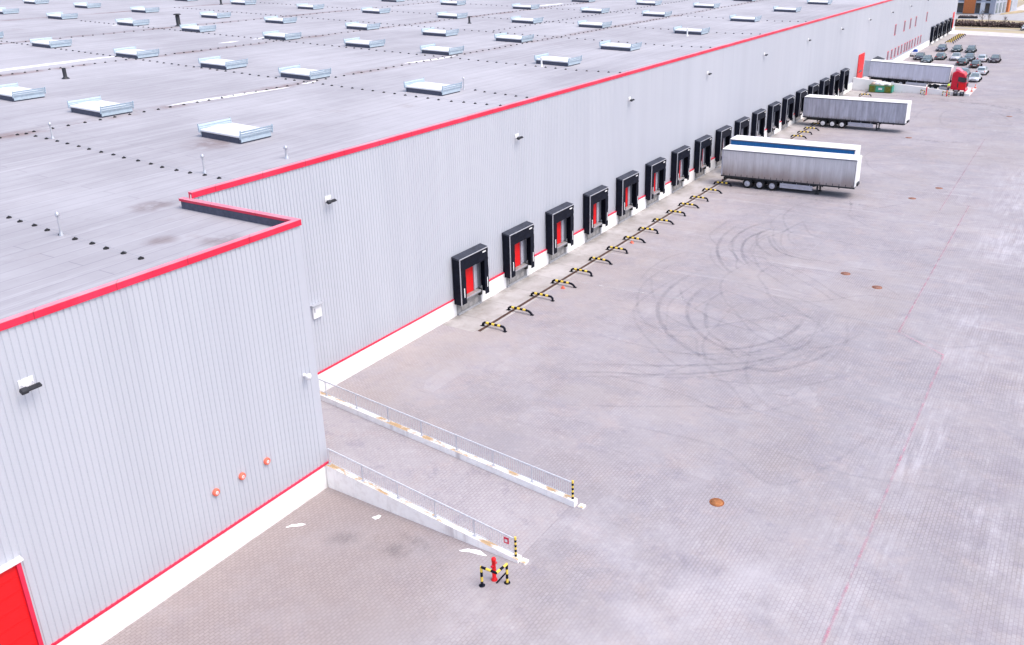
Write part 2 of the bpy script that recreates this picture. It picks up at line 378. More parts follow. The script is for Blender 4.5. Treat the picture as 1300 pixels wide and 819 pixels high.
    def sheet(s, poly, mi=0): return s.add(poly, [tuple(range(len(poly)))], mi)
    def build(s, name, mats, parent=None, loc=None, rotz=None, recalc=True):
        me = bpy.data.meshes.new(name); me.from_pydata(s.v, [], s.f)
        for m in (mats if isinstance(mats, (list,tuple)) else [mats]): me.materials.append(m)
        me.polygons.foreach_set('material_index', s.mi); me.polygons.foreach_set('use_smooth', s.smooth)
        if recalc:
            import bmesh
            bm = bmesh.new(); bm.from_mesh(me); bmesh.ops.recalc_face_normals(bm, faces=bm.faces); bm.to_mesh(me); bm.free()
        me.update()
        o = bpy.data.objects.new(name, me); col.objects.link(o)
        if parent: o.parent = parent
        if loc: o.location = loc
        if rotz: o.rotation_euler = (0,0,rotz)
        return o
def tag(o, label=None, cat=None, group=None, kind=None):
    for k, v in (('label',label),('category',cat),('group',group),('kind',kind)):
        if v: o[k] = v
    return o
def thing(name, label, cat, loc=(0,0,0), rz=0, group=None):
    o = bpy.data.objects.new(name, None); o.empty_display_size = .3; col.objects.link(o); o.location = loc; o.rotation_euler = (0,0,rz)
    return tag(o, label, cat, group)
def children(o): return [c for c in bpy.data.objects if c.parent == o]
def copy_tree(o, parent=None):
    c = o.copy(); col.objects.link(c)
    if parent: c.parent = parent
    for ch in KIDS.get(o.name) or children(o): copy_tree(ch, c)
    return c
KIDS = {}
ORD = ['first','second','third','fourth','fifth','sixth','seventh','eighth','ninth','tenth','eleventh','twelfth','thirteenth','fourteenth','fifteenth','sixteenth','seventeenth','eighteenth','nineteenth','twentieth','twenty-first','twenty-second','twenty-third','twenty-fourth','twenty-fifth','twenty-sixth','twenty-seventh','twenty-eighth','twenty-ninth','thirtieth']

# ------------------------------------------------------------------ camera
CAM = Vector((34.8406, -24.9573, 23.875)); F_PX = 1100.0
yaw, pitch, roll = .5881, .3675, -.0296
def cam_axes():
    f = Vector((-math.sin(yaw)*math.cos(pitch), math.cos(yaw)*math.cos(pitch), -math.sin(pitch)))
    r = Vector((math.cos(yaw), math.sin(yaw), 0)); u = r.cross(f)
    return r*math.cos(roll)+u*math.sin(roll), -r*math.sin(roll)+u*math.cos(roll), f
cr_, cu_, cf_ = cam_axes()
cd = bpy.data.cameras.new('camera'); cam = bpy.data.objects.new('camera', cd); col.objects.link(cam)
cam.matrix_world = Matrix(((cr_.x,cu_.x,-cf_.x,CAM.x),(cr_.y,cu_.y,-cf_.y,CAM.y),(cr_.z,cu_.z,-cf_.z,CAM.z),(0,0,0,1)))
cd.sensor_width = 36; cd.lens = F_PX/1300*36; cd.shift_y = -44.5/1300; cd.clip_start = .5; cd.clip_end = 6000
scene.camera = cam
scene.cycles.transparent_max_bounces = 48
def in_view(p, margin=40):          # used only to leave out repeats that are wholly outside the frame
    d = Vector(p)-CAM; z = d.dot(cf_)
    if z < 1: return False
    x = 650+F_PX*d.dot(cr_)/z; y = 365-F_PX*d.dot(cu_)/z
    return -margin < x < 1300+margin and -margin < y < 819+margin

# ------------------------------------------------------------------ light
w = bpy.data.worlds.new('World'); scene.world = w; w.use_nodes = True
nt = w.node_tree; bg = nt.nodes['Background']; sky = nt.nodes.new('ShaderNodeTexSky'); sky.sky_type = 'NISHITA'
SUN_EL, SUN_AZ = 60, 85                                   # azimuth clockwise from +Y towards +X
sky.sun_disc = False; sky.sun_elevation = R(SUN_EL); sky.sun_rotation = R(SUN_AZ); sky.air_density = 1.0; sky.dust_density = 4.0; sky.ozone_density = 1.5
nt.links.new(sky.outputs[0], bg.inputs[0]); bg.inputs[1].default_value = .29
sl = bpy.data.lights.new('sun', 'SUN'); so = bpy.data.objects.new('sun', sl); col.objects.link(so)
sl.energy = 1.5; sl.angle = R(32); sl.color = (1,.965,.92)
sd = Vector((math.sin(R(SUN_AZ))*math.cos(R(SUN_EL)), math.cos(R(SUN_AZ))*math.cos(R(SUN_EL)), math.sin(R(SUN_EL))))
so.rotation_euler = sd.to_track_quat('Z','Y').to_euler(); so.location = (60,60,80)
scene.view_settings.view_transform = 'Standard'; scene.view_settings.look = 'None'; scene.view_settings.exposure = 0; scene.view_settings.gamma = 1

# ------------------------------------------------------------------ setting: ground
def struct(o): o['kind'] = 'structure'; return o
def flat(name, poly, z, mat): return struct(MB().sheet([(x,y,z) for x,y in poly]).build(name, mat))
flat('ground', [(-2500,-900),(2500,-900),(2500,4500),(-2500,4500)], -.06, M['field'])
flat('pavement', [(-2,-80),(150,-80),(150,194),(18.5,240.9),(0.5,247.4),(-2,248.3)], 0, M['paving'])
flat('road', [(-60,268.5),(0.5,247.6),(18.5,241.1),(150,194.3),(150,205),(17.7,252),(0,260),(-60,283)], 0.0, M['lane'])
flat('path', [(-60,280.),(-1.2,267.4),(17,261.9),(150,222),(150,223.6),(16.9,263.5),(-1.2,269.2),(-60,282.)], 0.0, M['lane'])
flat('verge', [(-120,294),(150,290),(150,297.6),(14,297.8),(-6,302),(-120,304)], -.02, M['tan'])
flat('road', [(-160,304.2),(-6,302.2),(14,298),(150,297.8),(150,330),(11.2,337),(-8.4,322),(-160,318)], -.016, M['asphalt'])
flat('car_park', [(6.4,338),(150,331),(150,380),(8,386)], -.012, M['lane'])
flat('pavement', [(.0,18.3),(2.72,18.3),(2.72,134.9),(.0,134.9)], .004, M['apron'])
flat('pavement', [(.0,214),(3.0,214),(3.0,246),(.0,247)], .004, M['apron'])
# drain channel in front of the docks: pale edge strips and rusty slot
mb = MB(); mb.box(2.72,2.86,18.6,134.9,-.05,.012); mb.box(3.12,3.34,18.6,134.9,-.05,.012)
struct(mb.build('kerb', M['apron']))
struct(MB().box(2.862,3.118,18.6,134.9,-.05,.006).build('gutter', M['rail_brown']))

def ribbon(pts, wdt, z, sub=6):
    P = [Vector((x,y,0)) for x,y in pts]; Q = []
    for i in range(len(P)-1):
        p0, p1, p2, p3 = P[max(i-1,0)], P[i], P[i+1], P[min(i+2,len(P)-1)]
        for k in range(sub):
            t = k/sub
            Q.append(.5*((2*p1)+(p2-p0)*t+(2*p0-5*p1+4*p2-p3)*t*t+(3*p1-p0-3*p2+p3)*t**3))
    Q.append(P[-1]); vs = []; uv = []
    for i, q in enumerate(Q):
        t = (Q[min(i+1,len(Q)-1)]-Q[max(i-1,0)]).normalized(); n = Vector((-t.y,t.x,0))
        vs += [(q.x-n.x*wdt/2,q.y-n.y*wdt/2,z),(q.x+n.x*wdt/2,q.y+n.y*wdt/2,z)]; uv += [(i/(len(Q)-1),0),(i/(len(Q)-1),1)]
    return vs, [(2*i,2*i+1,2*i+3,2*i+2) for i in range(len(Q)-1)], uv
def marks(name, lst, mat, z0, dz=.0007):
    mb = MB(); UV = []
    for j, (pts, wdt) in enumerate(lst):
        vs, fs, uv = ribbon(pts, wdt, z0+j*dz); mb.add(vs, fs); UV += uv
    o = mb.build(name, mat, recalc=False); me = o.data; lay = me.uv_layers.new(name='UVMap')
    for lp in me.loops: lay.data[lp.index].uv = UV[lp.vertex_index]
    for p in me.polygons:
        if p.normal.z < 0: p.flip()
    return struct(o)
A= [(11.98, 38.73), (11.19, 35.84), (10.98, 32.28), (11.44, 29.36), (12.34, 27.15), (13.58, 25.32), (14.93, 23.92), (16.71, 22.71), (18.44, 22.16), (19.98, 21.94)]
B= [(13.29, 35.53), (13.11, 32.92), (13.32, 30.41), (14.08, 28.13), (15.19, 26.45), (16.75, 24.96), (18.47, 24.11), (20.02, 23.94)]
Cc= [(21.1, 32.08), (21.27, 30.11), (20.97, 27.99), (20.2, 26.1), (19.27, 24.84), (18.22, 23.96), (17.33, 23.46)]
D= [(13.72, 29.63), (15.76, 28.37), (17.93, 27.78), (19.5, 27.8), (20.94, 28.1)]
Ee= [(12.22, 27.8), (14.15, 26.54), (15.48, 26.13)]
Ff= [(10.03, 51.53), (9.9, 47.02), (10.41, 43.94), (11.49, 41.06), (12.97, 38.65), (14.48, 37.06)]
G_= [(12.44, 52.8), (11.18, 50.07), (11.04, 46.49), (11.66, 43.9), (13.01, 41.23), (14.56, 39.52)]
H= [(13.58, 52.57), (12.53, 49.2), (12.05, 46.29), (12.58, 43.7), (13.5, 41.49), (15.05, 39.17)]
Ii= [(13.0, 51.04), (12.48, 48.4), (13.19, 45.8), (14.42, 44.0), (15.79, 42.74)]
J= [(15.28, 51.06), (14.78, 49.63), (15.44, 47.74), (16.57, 46.55)]
K= [(9.5,16.6),(13.23, 18.61), (15.14, 19.52), (16.97, 20.58), (18.73, 21.77), (20.42, 23.19), (21.61, 24.92), (22.46, 26.98), (22.83, 28.83)]
L= [(9.6,15.4),(13.73, 17.62), (15.43, 18.24), (17.75, 19.76), (19.43, 21.08), (20.89, 22.65)]
Mm= [(19.93, 22.09), (21.8, 22.45), (22.81, 23.75), (23.7, 25.55), (24.17, 27.56)]
N= [(11.39, 33.07), (12.78, 30.62), (13.87, 29.71)]
Oo= [(13.03, 34.53), (16.39, 33.15), (19.33, 31.32), (21.38, 29.73)]
Pp= [(14.48, 42.03), (17.87, 39.52), (21.04, 36.79), (22.47, 35.02)]
Q= [(14.52, 40.76), (18.19, 40.89), (21.91, 40.01), (25.54, 38.25)]
Rr= [(8.73, 33.9), (10.24, 30.79), (11.55, 28.91)]
S= [(13.29, 48.45), (14.35, 46.07), (15.67, 44.34), (17.41, 43.62), (19.25, 43.65)]
T= [(8.5, 31.47), (7.91, 35.26), (8.06, 38.53), (8.87, 41.0)]
V= [(10.12, 43.07), (10.91, 40.75), (12.14, 38.82), (13.35, 37.63)]
W= [(7.84, 53.86), (9.26, 56.43), (11.85, 56.86), (14.41, 56.41)]
X= [(23.63, 32.8), (24.49, 29.78), (24.63, 27.43), (24.24, 24.57)]
fa= [(14.5, 110.7), (14.15, 117.61), (14.8, 121.76), (15.91, 120.89)]
fb= [(17.83, 121.73), (17.27, 118.18), (17.65, 112.88), (18.81, 107.58)]
fc= [(19.63, 123.36), (22.41, 123.74), (24.84, 119.95), (26.54, 113.23)]
marks('road_marking', [(A,.50),(B,.46),(Cc,.46),(Ff,.44),(G_,.42),(H,.42),(K,.44),(L,.42),(Ii,.4),(S,.4),(Mm,.42)], M['tyre'], .005)
marks('road_marking', [(D,.34),(Ee,.3),(J,.3),(N,.3),(Oo,.3),(Pp,.34),(Q,.34),(Rr,.3),(T,.34),(V,.32),(W,.34),(X,.36),(fa,.6),(fb,.5),(fc,.6)]
      + [([(px+random.uniform(.7,1.6), py+random.uniform(-1.2,1.2)) for px,py in a], .3) for a in (A,B,Ff,G_,Pp,Q,K,Cc,H)]
      + [([(px+dx+random.uniform(-.3,.3), py+dy+random.uniform(-.4,.4)) for px,py in a], .34) for a, dx, dy in ((A,-1.9,1.2),(A,-.8,-1.6),(B,1.6,-.6),(A,3.0,4.5),(B,2.8,7.5),(Ff,-1.3,2.2),(Ff,2.6,6),(G_,1.8,9.),(H,2.2,4),(K,-1.,-2.6),(L,2.,-3.8),(K,2.4,3.2),(Cc,1.6,.8),(Cc,2.6,-2.),(Mm,1.5,-2.5),(A,5.5,-5.),(B,6.5,-6.5),(A,2.,14),(B,4.,30),(A,3.,52),(S,1,6),(Pp,1,-6),(Oo,1,-4),(Q,-3,-5))]
      + [([(x0,y0),(x0+6,y0+random.uniform(-2,1)),(x0+10,y0+random.uniform(-2,3)),(x0+13,y0+random.uniform(0,7))], .32) for x0,y0 in ((9,22),(8,27),(12,20),(14,36),(15,45),(10,60),(16,58),(18,84),(14,90),(17,50),(20,33),(19,74),(12,17),(22,14),(16,12))],
      M['tyrefaint'], .022)
marks('road_marking', [([(12,127.5),(17,129),(22,128),(27,124),(33,112)],3.2),([(5,131.5),(10,132.5),(16,131),(22,132)],2.2),([(15,97),(19,96.3),(24,97)],1.6),([(4,60.5),(9,61.4),(15,61.8),(21,61.5)],1.5),
      ([(10,-3.2),(12.2,-2.4),(15,-2.2)],1.4),([(12.5,-1.2),(14.5,-1.5),(16,-2.2)],.8)], M['damp'], .066, .003)
mb = MB()
def line(mb, a, b, wdt, z):
    a, b = Vector(a), Vector(b); t = (b-a).normalized(); n = Vector((-t.y,t.x))*wdt/2
    mb.sheet([(a.x-n.x,a.y-n.y,z),(b.x-n.x,b.y-n.y,z),(b.x+n.x,b.y+n.y,z),(a.x+n.x,a.y+n.y,z)])
line(mb,(30.3,-30),(30.2,29.6),.12,.090); line(mb,(30.2,29.66),(27.15,32.02),.13,.092); line(mb,(27.17,32.1),(27.15,66),.11,.090); line(mb,(25.0,63),(24.8,100),.09,.090)
struct(mb.build('road_marking', M['redline']))
mb = MB(); line(mb,(1.9,30.05),(7.3,30.28),.10,.012); line(mb,(7.3,30.28),(13,30.7),.10,.012); line(mb,(5.3,183),(5.6,205),.12,.012); line(mb,(8.6,183),(8.9,205),.12,.012); line(mb,(11.6,181),(11.8,204),.12,.012)
struct(mb.build('road_marking', M['whiteline']))

# ------------------------------------------------------------------ warehouse
DN, ZN, ZL, ZP, YL = 7.252, 13.437, 13.736, 1.26, 255.8      # near wall x, coping heights, plinth height, far end
def roof_z(x): return 12.94 + .037*max(0., -8-x)
wh = thing('warehouse', 'huge silver ribbed-metal warehouse with red coping, white plinth and flat grey roof', 'warehouse', (0,0,0))
def corr(mb, p0, p1, z0, z1, out, pitch=.235, pan=.150, depth=.029):
    """trapezoidal ribbed sheet between two plan points; out = outward unit normal"""
    p0, p1 = Vector(p0), Vector(p1); Lw = (p1-p0).length; t = (p1-p0)/Lw; o = Vector(out); prof = []
    n = int(Lw/pitch)
    for i in range(n):
        s = i*pitch
        prof += [(s,0),(s+pan,0),(s+pan+.026,-depth),(s+pitch-.024,-depth)]
    prof += [(Lw,0)]
    vs = []
    for s, d in prof:
        q = p0+t*s+o*d; vs += [(q.x,q.y,z0),(q.x,q.y,z1)]
    mb.add(vs, [(2*i,2*i+2,2*i+3,2*i+1) for i in range(len(prof)-1)])
mb = MB()
corr(mb,(DN,-70),(DN,0),ZP,ZN-.1,(1,0)); corr(mb,(DN,0),(0,0),ZP,ZN-.1,(0,1)); corr(mb,(0,0),(0,YL),ZP,ZL-.1,(1,0))
corr(mb,(0,YL),(-230,YL),ZP,ZL-.1,(0,1),1.); mb.sheet([(-230,YL,0),(-230,-70,0),(-230,-70,20.5),(-230,YL,20.5)]); mb.sheet([(-230,-70,0),(DN,-70,0),(DN,-70,12.9),(-230,-70,20.5)])
mb.sheet([(0.02,YL+.01,13.3),(-230,YL+.01,13.3),(-230,YL+.01,20.9)])
mb.build('wall', M['clad'], wh)
# plinth, in lengths that stop at each dock pit
NP = 18; DY = [19.83+6.2835*i for i in range(NP)]
mb = MB(); mb.box(DN-.3,DN+.05,-70,.05,0,ZP-.03); mb.box(-.3,DN-.3,-.3,.05,0,ZP-.03)
mb.build('plinth', M['plinth'], wh)
edges = [.05]+[e for y in DY for e in (y+.22, y+3.2)]+[136.2]
for a, b in zip(edges[0::2], edges[1::2]): MB().box(-.3,.06 if a < 1 else .13,a,b,0,ZP+.02).build('plinth', M['plinth'], wh)
edges = [146.2]+[e for k in range(5) for e in (214.8+6.9*k+.2, 214.8+6.9*k+3.1)]+[YL+.1]
for a, b in zip(edges[0::2], edges[1::2]): MB().box(-.3,.08,a,b,0,ZP+.05).build('plinth', M['plinth'], wh)
# red drip strip above the plinth
mb = MB(); mb.box(DN-.02,DN+.075,-70,.075,ZP-.03,ZP+.055); mb.box(.0,DN-.02,-.02,.075,ZP-.03,ZP+.055); mb.build('drip_strip', M['red'], wh)
MB().box(-.02,.09,.08,DY[0]-.02,ZP+.022,ZP+.10).build('drip_strip', M['red'], wh)
for i in range(NP-1): MB().box(-.02,.15,DY[i]+3.47,DY[i+1]-.02,ZP+.022,ZP+.10).build('drip_strip', M['red'], wh)
# coping: red fascia with a paler top face
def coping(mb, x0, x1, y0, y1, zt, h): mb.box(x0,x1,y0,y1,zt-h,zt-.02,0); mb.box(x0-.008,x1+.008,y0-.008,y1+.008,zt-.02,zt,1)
mb = MB()
coping(mb,DN-.19,DN+.06,-70,.06,ZN,.27); coping(mb,-.6,DN-.20,-.22,.06,ZN,.13); coping(mb,-.20,.06,.07,YL+.07,ZL,.29); coping(mb,-230,-.21,YL-.35,YL+.07,ZL,.3)
mb.build('coping', [M['red'], M['redtop']], wh)
# parapet upstand behind the coping
mb = MB(); mb.box(DN-.17,DN-.05,-70,-.05,12.5,ZN-.271); mb.box(-.5,DN-.175,-.20,-.05,12.5,ZN-.131); mb.box(-.18,-.05,.1,YL,12.5,ZL-.291)
mb.build('parapet', M['curb'], wh)
roofpoly = MB()
x_b = -8.
roofpoly.add([(DN-.17,-70,12.94),(DN-.17,-.2,12.94),(x_b,-.2,12.94),(x_b,-70,12.94),(-.18,-.2,12.94),(-.18,YL,12.94),(x_b,YL,12.94),(-230,-70,roof_z(-230)),(-230,YL,roof_z(-230)),(-230,-.2,roof_z(-230))],
             [(0,1,4,2,3),(4,5,6,2),(3,2,9,7),(2,6,8,9)])
roofpoly.build('roof', M['roof'], wh)

# skylights (parts of the roof): upstand, opal cover, two slatted wind deflectors
SX, SY = 3.7, 2.5
def skylight():
    mb = MB(); z0 = .0
    mb.prism([(-SX/2-.06,z0-.25),(SX/2+.06,z0-.25),(SX/2+.06,.05),(SX/2,.36),(-SX/2,.36),(-SX/2-.06,.05)],'y',-SY/2,SY/2)
    r = mb.build('skylight', M['curb'], wh)
    c = MB(); c.cbox(-SX/2-.05,SX/2+.05,-SY/2-.05,SY/2+.05,.365,.52,.035)
    c.prism([(-SY/2+.1,.52),(-.0,.62),(SY/2-.1,.52)],'x',-SX/2+.1,SX/2-.1)
    c.build('cover', M['opal'], r)
    for sx in (-1, 1):
        d = MB(); x = sx*(SX/2+.12)
        for k in range(3):
            z = .40+k*.145
            d.prism([(x,z),(x+sx*.05,z),(x+sx*.10,z+.115),(x+sx*.04,z+.115)],'y',-SY/2-.08,SY/2+.08)
        for y in (-SY/2-.1, SY/2+.06): d.prism([(x-sx*.05,.30),(x+sx*.08,.30),(x+sx*.13,.86),(x+sx*.03,.86)],'y',y,y+.04)
        d.box(min(x-sx*.06,x),max(x-sx*.06,x),-SY/2,SY/2,.10,.42)
        d.build('wind_deflector', M['deflector'], r)
    return r
CX = [-10.0,-24.9,-36.5,-50.4,-66.6,-81.5,-99.3,-115.6,-132,-148.5,-165]
RYs = [-9.6,11.6,32.6,53.6,68.4,89.6,111.6,133.2,154.6,176,197,218,239]
proto = None
for x in CX:
    for y in RYs:
        px, py = x-SX/2-.06, y+SY/2
        if y < 0 and x > -20: continue
        if not in_view((px,py,roof_z(px)), 45): continue
        if proto is None: proto = skylight(); o = proto; KIDS[proto.name] = children(proto)
        else: o = copy_tree(proto, wh)
        o.location = (px+random.uniform(-.12,.12), py+random.uniform(-.15,.15), roof_z(px)+.0)
        o.rotation_euler = (0, math.atan(.037) if px < -8 else 0, 0)
# roof vent pipes, parts of the roof too
def vent(x, y, h, r, mat, cap=True):
    z = roof_z(x); mb = MB(); r = r*(.72 if cap and r < .2 else .85); h = h*.88
    mb.lathe([(r*2.2,-.05),(r*2.0,.04),(r*1.15,.16),(r,.2),(r,h)],12)
    if cap: mb.lathe([(r*.7,h),(r*.7,h+.06),(r*1.75,h+.06),(r*1.9,h+.10),(r*1.3,h+.22),(0,h+.25)],12)
    mb.build('vent_pipe', mat, wh, (x,y,z))
for a in ((-44.2,20.6,1.1,.20,M['dark'],False),(-76.5,57.6,1.7,.35,M['dark'],True),(-104,88,1.5,.22,M['dark'],False),(-44.6,84.8,1.2,.18,M['dark'],False),
          (-1.6,-5.6,.95,.075,M['alu'],True),(-21.3,5.7,.95,.08,M['alu'],True),(-5.6,5.2,.95,.08,M['alu'],True),(-10.4,36.3,.95,.07,M['alu'],True),(-4.2,10.0,.6,.10,M['alu'],True),
          (-12.2,52.2,.8,.12,M['white'],True),(-11.0,87.4,.9,.13,M['white'],True)): vent(*a)

# loading docks (parts of the warehouse)
def dock(seed=3, red_to=2.32):
    W_, D_, Z0, Z1, OT = 3.45, .70, .95, 4.38, 3.45
    bk = MB()                                              # shelter body: side cheeks and roof
    bk.prism([(0,Z0),(.10,Z0),(.10,Z1-.15),(W_-.10,Z1-.15),(W_-.10,Z0-.06),(W_,Z0-.06),(W_,Z1-.06),(0,Z1-.06)],'x',.04,D_-.03)
    r = bk.build('loading_dock', M['black'], wh)
    tp = MB(); tp.prism([(.03,Z1+.10),(.03,Z1-.05),(D_-.02,Z1-.12),(D_-.02,Z1-.02)],'y',-.02,W_+.02); tp.build('shelter_top', M['blacktop'], r)
    fr = MB(); n = 14
    def flap(y0,y1,z0,z1,nx=4,nz=8,amp=.022):
        vs = []; rn = random.Random(seed)
        for j in range(nz+1):
            for i in range(nx+1):
                vs.append((D_+rn.uniform(-amp,amp), y0+(y1-y0)*i/nx, z0+(z1-z0)*j/nz))
        fr.add(vs,[(j*(nx+1)+i,j*(nx+1)+i+1,(j+1)*(nx+1)+i+1,(j+1)*(nx+1)+i) for j in range(nz) for i in range(nx)],0,True)
    flap(.03,.66,Z0,OT+.1); flap(W_-.52,W_-.03,Z0-.12,OT+.1); flap(.03,W_-.03,OT,Z1-.08,10,5,.03)
    fr.build('curtain', M['black'], r, recalc=False)
    tr = MB(); tr.box(D_-.02,D_+.045,-.015,.03,Z0,Z1-.03); tr.box(D_-.02,D_+.045,-.015,W_,Z1-.065,Z1-.02); tr.build('edge_trim', M['alu'], r)
    g = MB(); g.box(D_+.03,D_+.05,.33,.42,1.45,2.15); g.build('guide_stripe', M['white'], r); MB().box(D_+.03,D_+.05,W_-.30,W_-.21,1.35,2.1).build('guide_stripe', M['white'], r)
    pl = MB(); pl.box(D_+.035,D_+.05,W_-.75,W_-.35,Z1-.30,Z1-.20); pl.build('name_plate', M['white'], r)
    d = MB(); d.box(.035,.09,.35,red_to,1.24,4.15)
    for k in range(1,6): d.box(.09,.10,.35,red_to,1.24+k*.55-.012,1.24+k*.55+.012)
    d.build('door', M['reddoor'], r)
    j = MB(); j.box(.03,.17,2.33,2.47,1.26,4.15); j.build('door_jamb', M['greylight'], r)
    inn = MB(); inn.box(.03,.10,2.48,2.80,1.28,4.1,0); inn.box(.03,.12,2.80,3.2,1.28,4.1,1); inn.build('inner_panel', [M['greylight'],M['grey']], r)
    p = MB(); p.box(.0,.05,.23,3.19,0.01,1.2); p.box(.06,.42,.75,2.75,1.02,1.22); p.box(.05,.10,.75,2.75,.2,1.0); p.build('dock_leveller', M['pit'], r)
    lip = MB(); lip.box(.42,.50,.8,2.7,1.14,1.225); lip.box(.06,.2,.3,3.1,.012,.12); lip.build('lip', M['steel'], r)
    for y in (.45, 2.78): MB().cbox(.1,.34,y,y+.26,.72,1.2,.03).build('bumper', M['rubber'], r)
    return r
protos = [dock(3), dock(11,2.30), dock(29,2.325)]
for q in protos: KIDS[q.name] = children(q)
pd = protos[0]
for i, y in enumerate(DY):
    o = protos[i] if i < 3 else copy_tree(protos[(i*2+1)%3], wh)
    o.location = (0,y,0)
for k in range(5):
    o = copy_tree(pd, wh); o.location = (0,214.8+6.9*k,-.02)

# windows with red reveals high and low at the far end, doors
def window(y, z0, z1, wd):
    f = MB(); f.box(-.03,.045,y,y+.12,z0,z1); f.box(-.03,.045,y+wd-.12,y+wd,z0,z1); f.box(-.03,.045,y+.12,y+wd-.12,z1-.14,z1); f.box(-.03,.07,y-.04,y+wd+.04,z0-.10,z0)
    r = f.build('window', M['red'], wh); MB().box(-.02,.042,y+.10,y+wd-.10,z0,z1-.12).build('pane', M['grey'], r)
for y, d in ((168.8,0),(178.4,0),(185,0),(191.4,0),(205.4,0)): window(y,6.45,8.45,1.35)
for y in (152.0,164.2,167.9,171.4,174.8,178.2,181.7,184.4,187.3,190.3,193.9,197.4,200.8): window(y,1.95,3.65,1.35)
f = MB(); f.box(.0,.10,139.0,143.4,1.3,5.62); 
for k in range(1,8): f.box(.10,.115,139.0,143.4,1.3+k*.54-.015,1.3+k*.54+.015)
dr = f.build('red_door', M['reddoor'], wh); MB().box(.116,.14,140.1,142.3,2.45,2.75).build('pane', M['glass'], dr)
f = MB(); f.box(.0,.12,249.6,251.8,1.2,5.5); f.build('red_door', M['reddoor'], wh)
f = MB(); f.box(DN+.0,DN+.06,-19.2,-14.36,.02,5.18)
for k in range(1,9): f.box(DN+.06,DN+.075,-19.2,-14.36,.02+k*.58-.014,.02+k*.58+.014)
rd = f.build('red_door', M['reddoor'], wh)
MB().box(DN,DN+.14,-14.355,-14.21,.02,5.19).build('door_jamb', M['red'], rd)
MB().prism([(DN,5.19),(DN+.20,5.19),(DN+.20,5.25),(DN,5.31)],'y',-19.4,-14.12).build('lintel_trim', M['white'], rd)
# canopy over a small door at the far end, access hatch
MB().prism([(0,3.55),(1.3,3.2),(1.3,3.3),(0,3.75)],'y',151.2,155.4).build('canopy', M['dark'], wh)
f = MB(); f.cbox(.0,.14,6.68,7.34,4.72,5.52,.02); h = f.build('access_hatch', M['white'], wh)
f = MB(); f.box(.14,.17,6.75,6.82,5.1,5.35); f.box(.0,.3,6.6,7.42,5.53,5.57); f.build('hatch_hood', M['alu'], h)

# ------------------------------------------------------------------ fixtures hung on the walls
def floodlight(label):
    t = thing('floodlight', label, 'floodlight', group='floodlights along the warehouse walls')
    m = MB(); m.cbox(.0,.05,-.38,.38,-.18,.30,.012); m.build('mounting_plate', M['white'], t)
    for y in (-.28, .28): MB().tube([(.05,y,.02),(.22,y,.02),(.34,y,-.08)],.022,6).build('arm', M['alu'], t)
    M4 = Matrix.Translation((.42,0,-.10)) @ Matrix.Rotation(R(28),4,'Y')
    h = MB(); h.cbox(-.11,.14,-.50,.48,-.07,.06,.03,0,M4); h.cbox(-.12,.17,-.56,-.20,-.12,.13,.03,0,M4)
    for k in range(7): h.box(-.09,.11,-.15+k*.085,-.135+k*.085,.081,.095,0,M4)
    h.build('lamp_head', M['dark'], t)
    l = MB(); l.box(-.08,.10,-.15,.42,-.102,-.092,0,M4); l.build('lens', M['lampclear'], t)
    t.scale = (.72,.66,.66)
    return t
fl = floodlight('black floodlight on white plate on the protruding near wall, left of the corner'); KIDS[fl.name] = children(fl); fl.location = (DN,-12.55,11.13)
LY = [8.86,28.52,47.44,66.6,85.8,105.4,124.3,144.,163.5,182.8,203.,222.5,242]
for i, y in enumerate(LY):
    o = copy_tree(fl); o.location = (0,y,11.26)
    o['label'] = 'black floodlight high on the long recessed wall, %s from the inner corner' % ('nearest' if i == 0 else ORD[i]) if i < len(LY)-1 else 'black floodlight at the far end of the long wall above the distant docks'
t = thing('camera', 'small white dome camera on the near wall beside its outer corner', 'security camera', (DN,-.81,6.28))
MB().lathe([(.09,0),(.09,.05),(.05,.07),(.05,.22)],10,'x').build('bracket', M['white'], t)
MB().lathe([(0,-.15),(.10,-.12),(.14,-.02),(.14,.06),(.12,.10),(0,.12)],12,'z',(.27,0,0)).build('dome', M['white'], t)
for i, (y, z) in enumerate(((-6.33,3.27),(-4.95,3.27),(-3.56,3.26))):
    t = thing('alarm_sounder', '%s round orange-red fitting on the near wall above the plinth' % ('leftmost','middle','rightmost')[i], 'wall fitting', (DN,y,z), 0, 'round red fittings in a row on the near wall'); t.scale = (.85,.85,.85)
    MB().lathe([(.19,0),(.20,.05),(.18,.12),(.15,.14),(.12,.13)],18,'x').build('rim', M['orange'], t)
    m = MB(); m.lathe([(.12,.09),(.115,.11)],16,'x'); m.build('face', M['lampred'], t)
    m = MB(); m.tube([(.14,.07*math.cos(a),.07*math.sin(a)) for a in [R(40+k*28) for k in range(11)]],.022,6); m.tube([(.14,.07,.0),(.14,.01,.0)],.022,6); m.build('swirl', M['white'], t)

